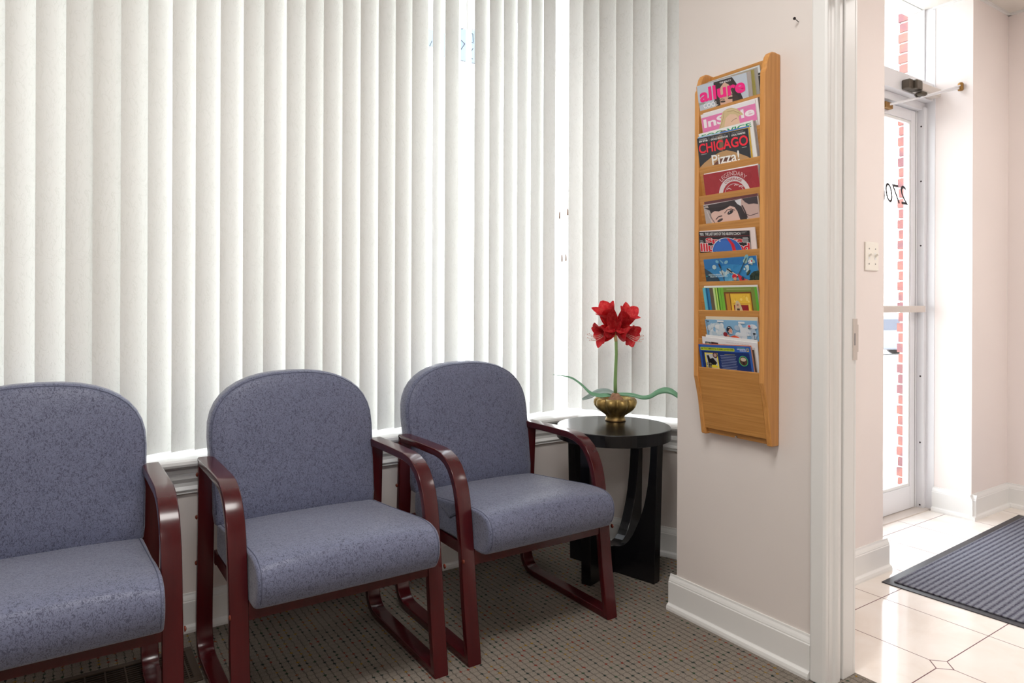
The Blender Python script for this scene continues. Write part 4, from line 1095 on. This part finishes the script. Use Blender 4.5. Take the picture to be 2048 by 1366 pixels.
# shop sign with a pale letter e
D = 30
root = thing('shop_sign', 'dark shop sign with a pale letter e across the street', 'sign', (0, 0, 0))
def far(px, py, depth):
    a = (px-1024)/1361; bb = (py-605.5)/1361; return (dv + rv*a - upv*bb)*depth + Vector((0,0,H))
pc = far(1776, 658, D)
sg = thing  # noqa
root.location = pc; root.rotation_euler = (0, 0, math.atan2(rv.y, rv.x))
MB().box(-1.2, .62, 0, .08, -.28, .30).build('sign_board', ink(92,92,98,.8), root)
vs, fs = text_geo('e', .05)
MB().add([(-.02+.46*v[0], -.01, -.16+.40*v[1]) for v in vs], fs).build('lettering', M['plaster'], root)
for xx in (-1.0, .5): MB().box(xx-.04, xx+.04, .02, .08, -3.0, -.28).build('post', M['steel'], root)
# parked car
D = 25; cc = far(1740, 760, D)
root = thing('parked_car', 'pale parked car seen through the lower half of the glass door', 'car', (cc.x, cc.y, 0))
root.rotation_euler = (0, 0, math.atan2(rv.y, rv.x))
gz = -.12 + (cc.y-4.2)*(-4.78/65.8)
root.location.z = gz
prof = [(-2.1,.25),(-2.15,.6),(-2.0,.85),(-1.2,.95),(-.75,1.38),(.75,1.42),(1.35,.98),(1.95,.86),(2.1,.6),(2.05,.25)]
MB().prism(prof, 'Y', -.85, .85).build('car_body', ink(118,122,132,.3), root, bevel=.07, seg=3)
MB().prism([(-1.05,.95),(-.68,1.30),(-.05,1.33),(-.05,.95)], 'Y', -.87, .87).prism([(.03,.95),(.03,1.33),(.68,1.33),(1.18,.98)], 'Y', -.87, .87).build('side_window', ink(70,76,90,.1), root)
for xx in (-1.35, 1.3):
    for yy in (-.8, .62):
        MB().tube([(xx, yy-.05, .31), (xx, yy+.18, .31)], .31, 20).build('wheel', ink(40,40,44,.8), root)
struct(MB().box(-3, 2.9, 2.62, 3.3, 2.72, 2.85).build('shading_overhang', M['plaster']))  # unseen slab added outside to dim daylight on the upper blinds
struct(MB().box(3.92, 4.9, 1.87, 1.89, -.1, 3.2).build('wall_outside', M['plaster']))

# ------------------------------------------------------------------ ceiling lights (above and behind the viewer)
def troffer(x, y, lab, e, L=1.2, W_=.6):
    r_ = thing('ceiling_light', lab, 'ceiling light', (x, y, CE))
    MB().box(-L/2, L/2, -W_/2, -W_/2+.03, -.02, 0).box(-L/2, L/2, W_/2-.03, W_/2, -.02, 0).box(-L/2, -L/2+.03, -W_/2, W_/2, -.02, 0).box(L/2-.03, L/2, -W_/2, W_/2, -.02, 0).build('light_frame', M['white'], r_)
    la = bpy.data.lights.new('tube_light', 'AREA'); la.shape = 'RECTANGLE'; la.size = L-.08; la.size_y = W_-.08; la.energy = e; la.color = (1, .975, .945)
    lo = bpy.data.objects.new('tube_light', la); C.objects.link(lo); lo.location = (x, y, CE-.015)
LE = 32
troffer(.40, .85, 'recessed ceiling light of the waiting room nearest the chairs', LE*1.1)
troffer(-.6, -1.3, 'recessed ceiling light at the rear of the waiting room', LE)
troffer(3.1, .1, 'recessed ceiling light of the entry', 22)

# ------------------------------------------------------------------ sky
w = bpy.data.worlds.new('overcast_sky'); bpy.context.scene.world = w; w.use_nodes = True
nt = w.node_tree; bg = nt.nodes['Background']
tc = nt.nodes.new('ShaderNodeTexCoord'); sp = nt.nodes.new('ShaderNodeSeparateXYZ'); rp = nt.nodes.new('ShaderNodeValToRGB')
nt.links.new(tc.outputs['Generated'], sp.inputs[0]); nt.links.new(sp.outputs[2], rp.inputs[0])
rp.color_ramp.elements[0].position = 0; rp.color_ramp.elements[0].color = (1, .99, .985, 1)
rp.color_ramp.elements[1].position = .6; rp.color_ramp.elements[1].color = (.86, .92, 1, 1)
nt.links.new(rp.outputs[0], bg.inputs[0]); bg.inputs[1].default_value = 7

sc = bpy.context.scene
sc.view_settings.view_transform = 'Standard'; sc.view_settings.look = 'None'; sc.view_settings.gamma = 1; sc.view_settings.exposure = 0
sc.cycles.max_bounces = 10; sc.cycles.diffuse_bounces = 5; sc.cycles.transmission_bounces = 8; sc.cycles.transparent_max_bounces = 12
sc.cycles.sample_clamp_indirect = 6; sc.cycles.caustics_reflective = False; sc.cycles.caustics_refractive = False
sc.cycles.use_denoising = True
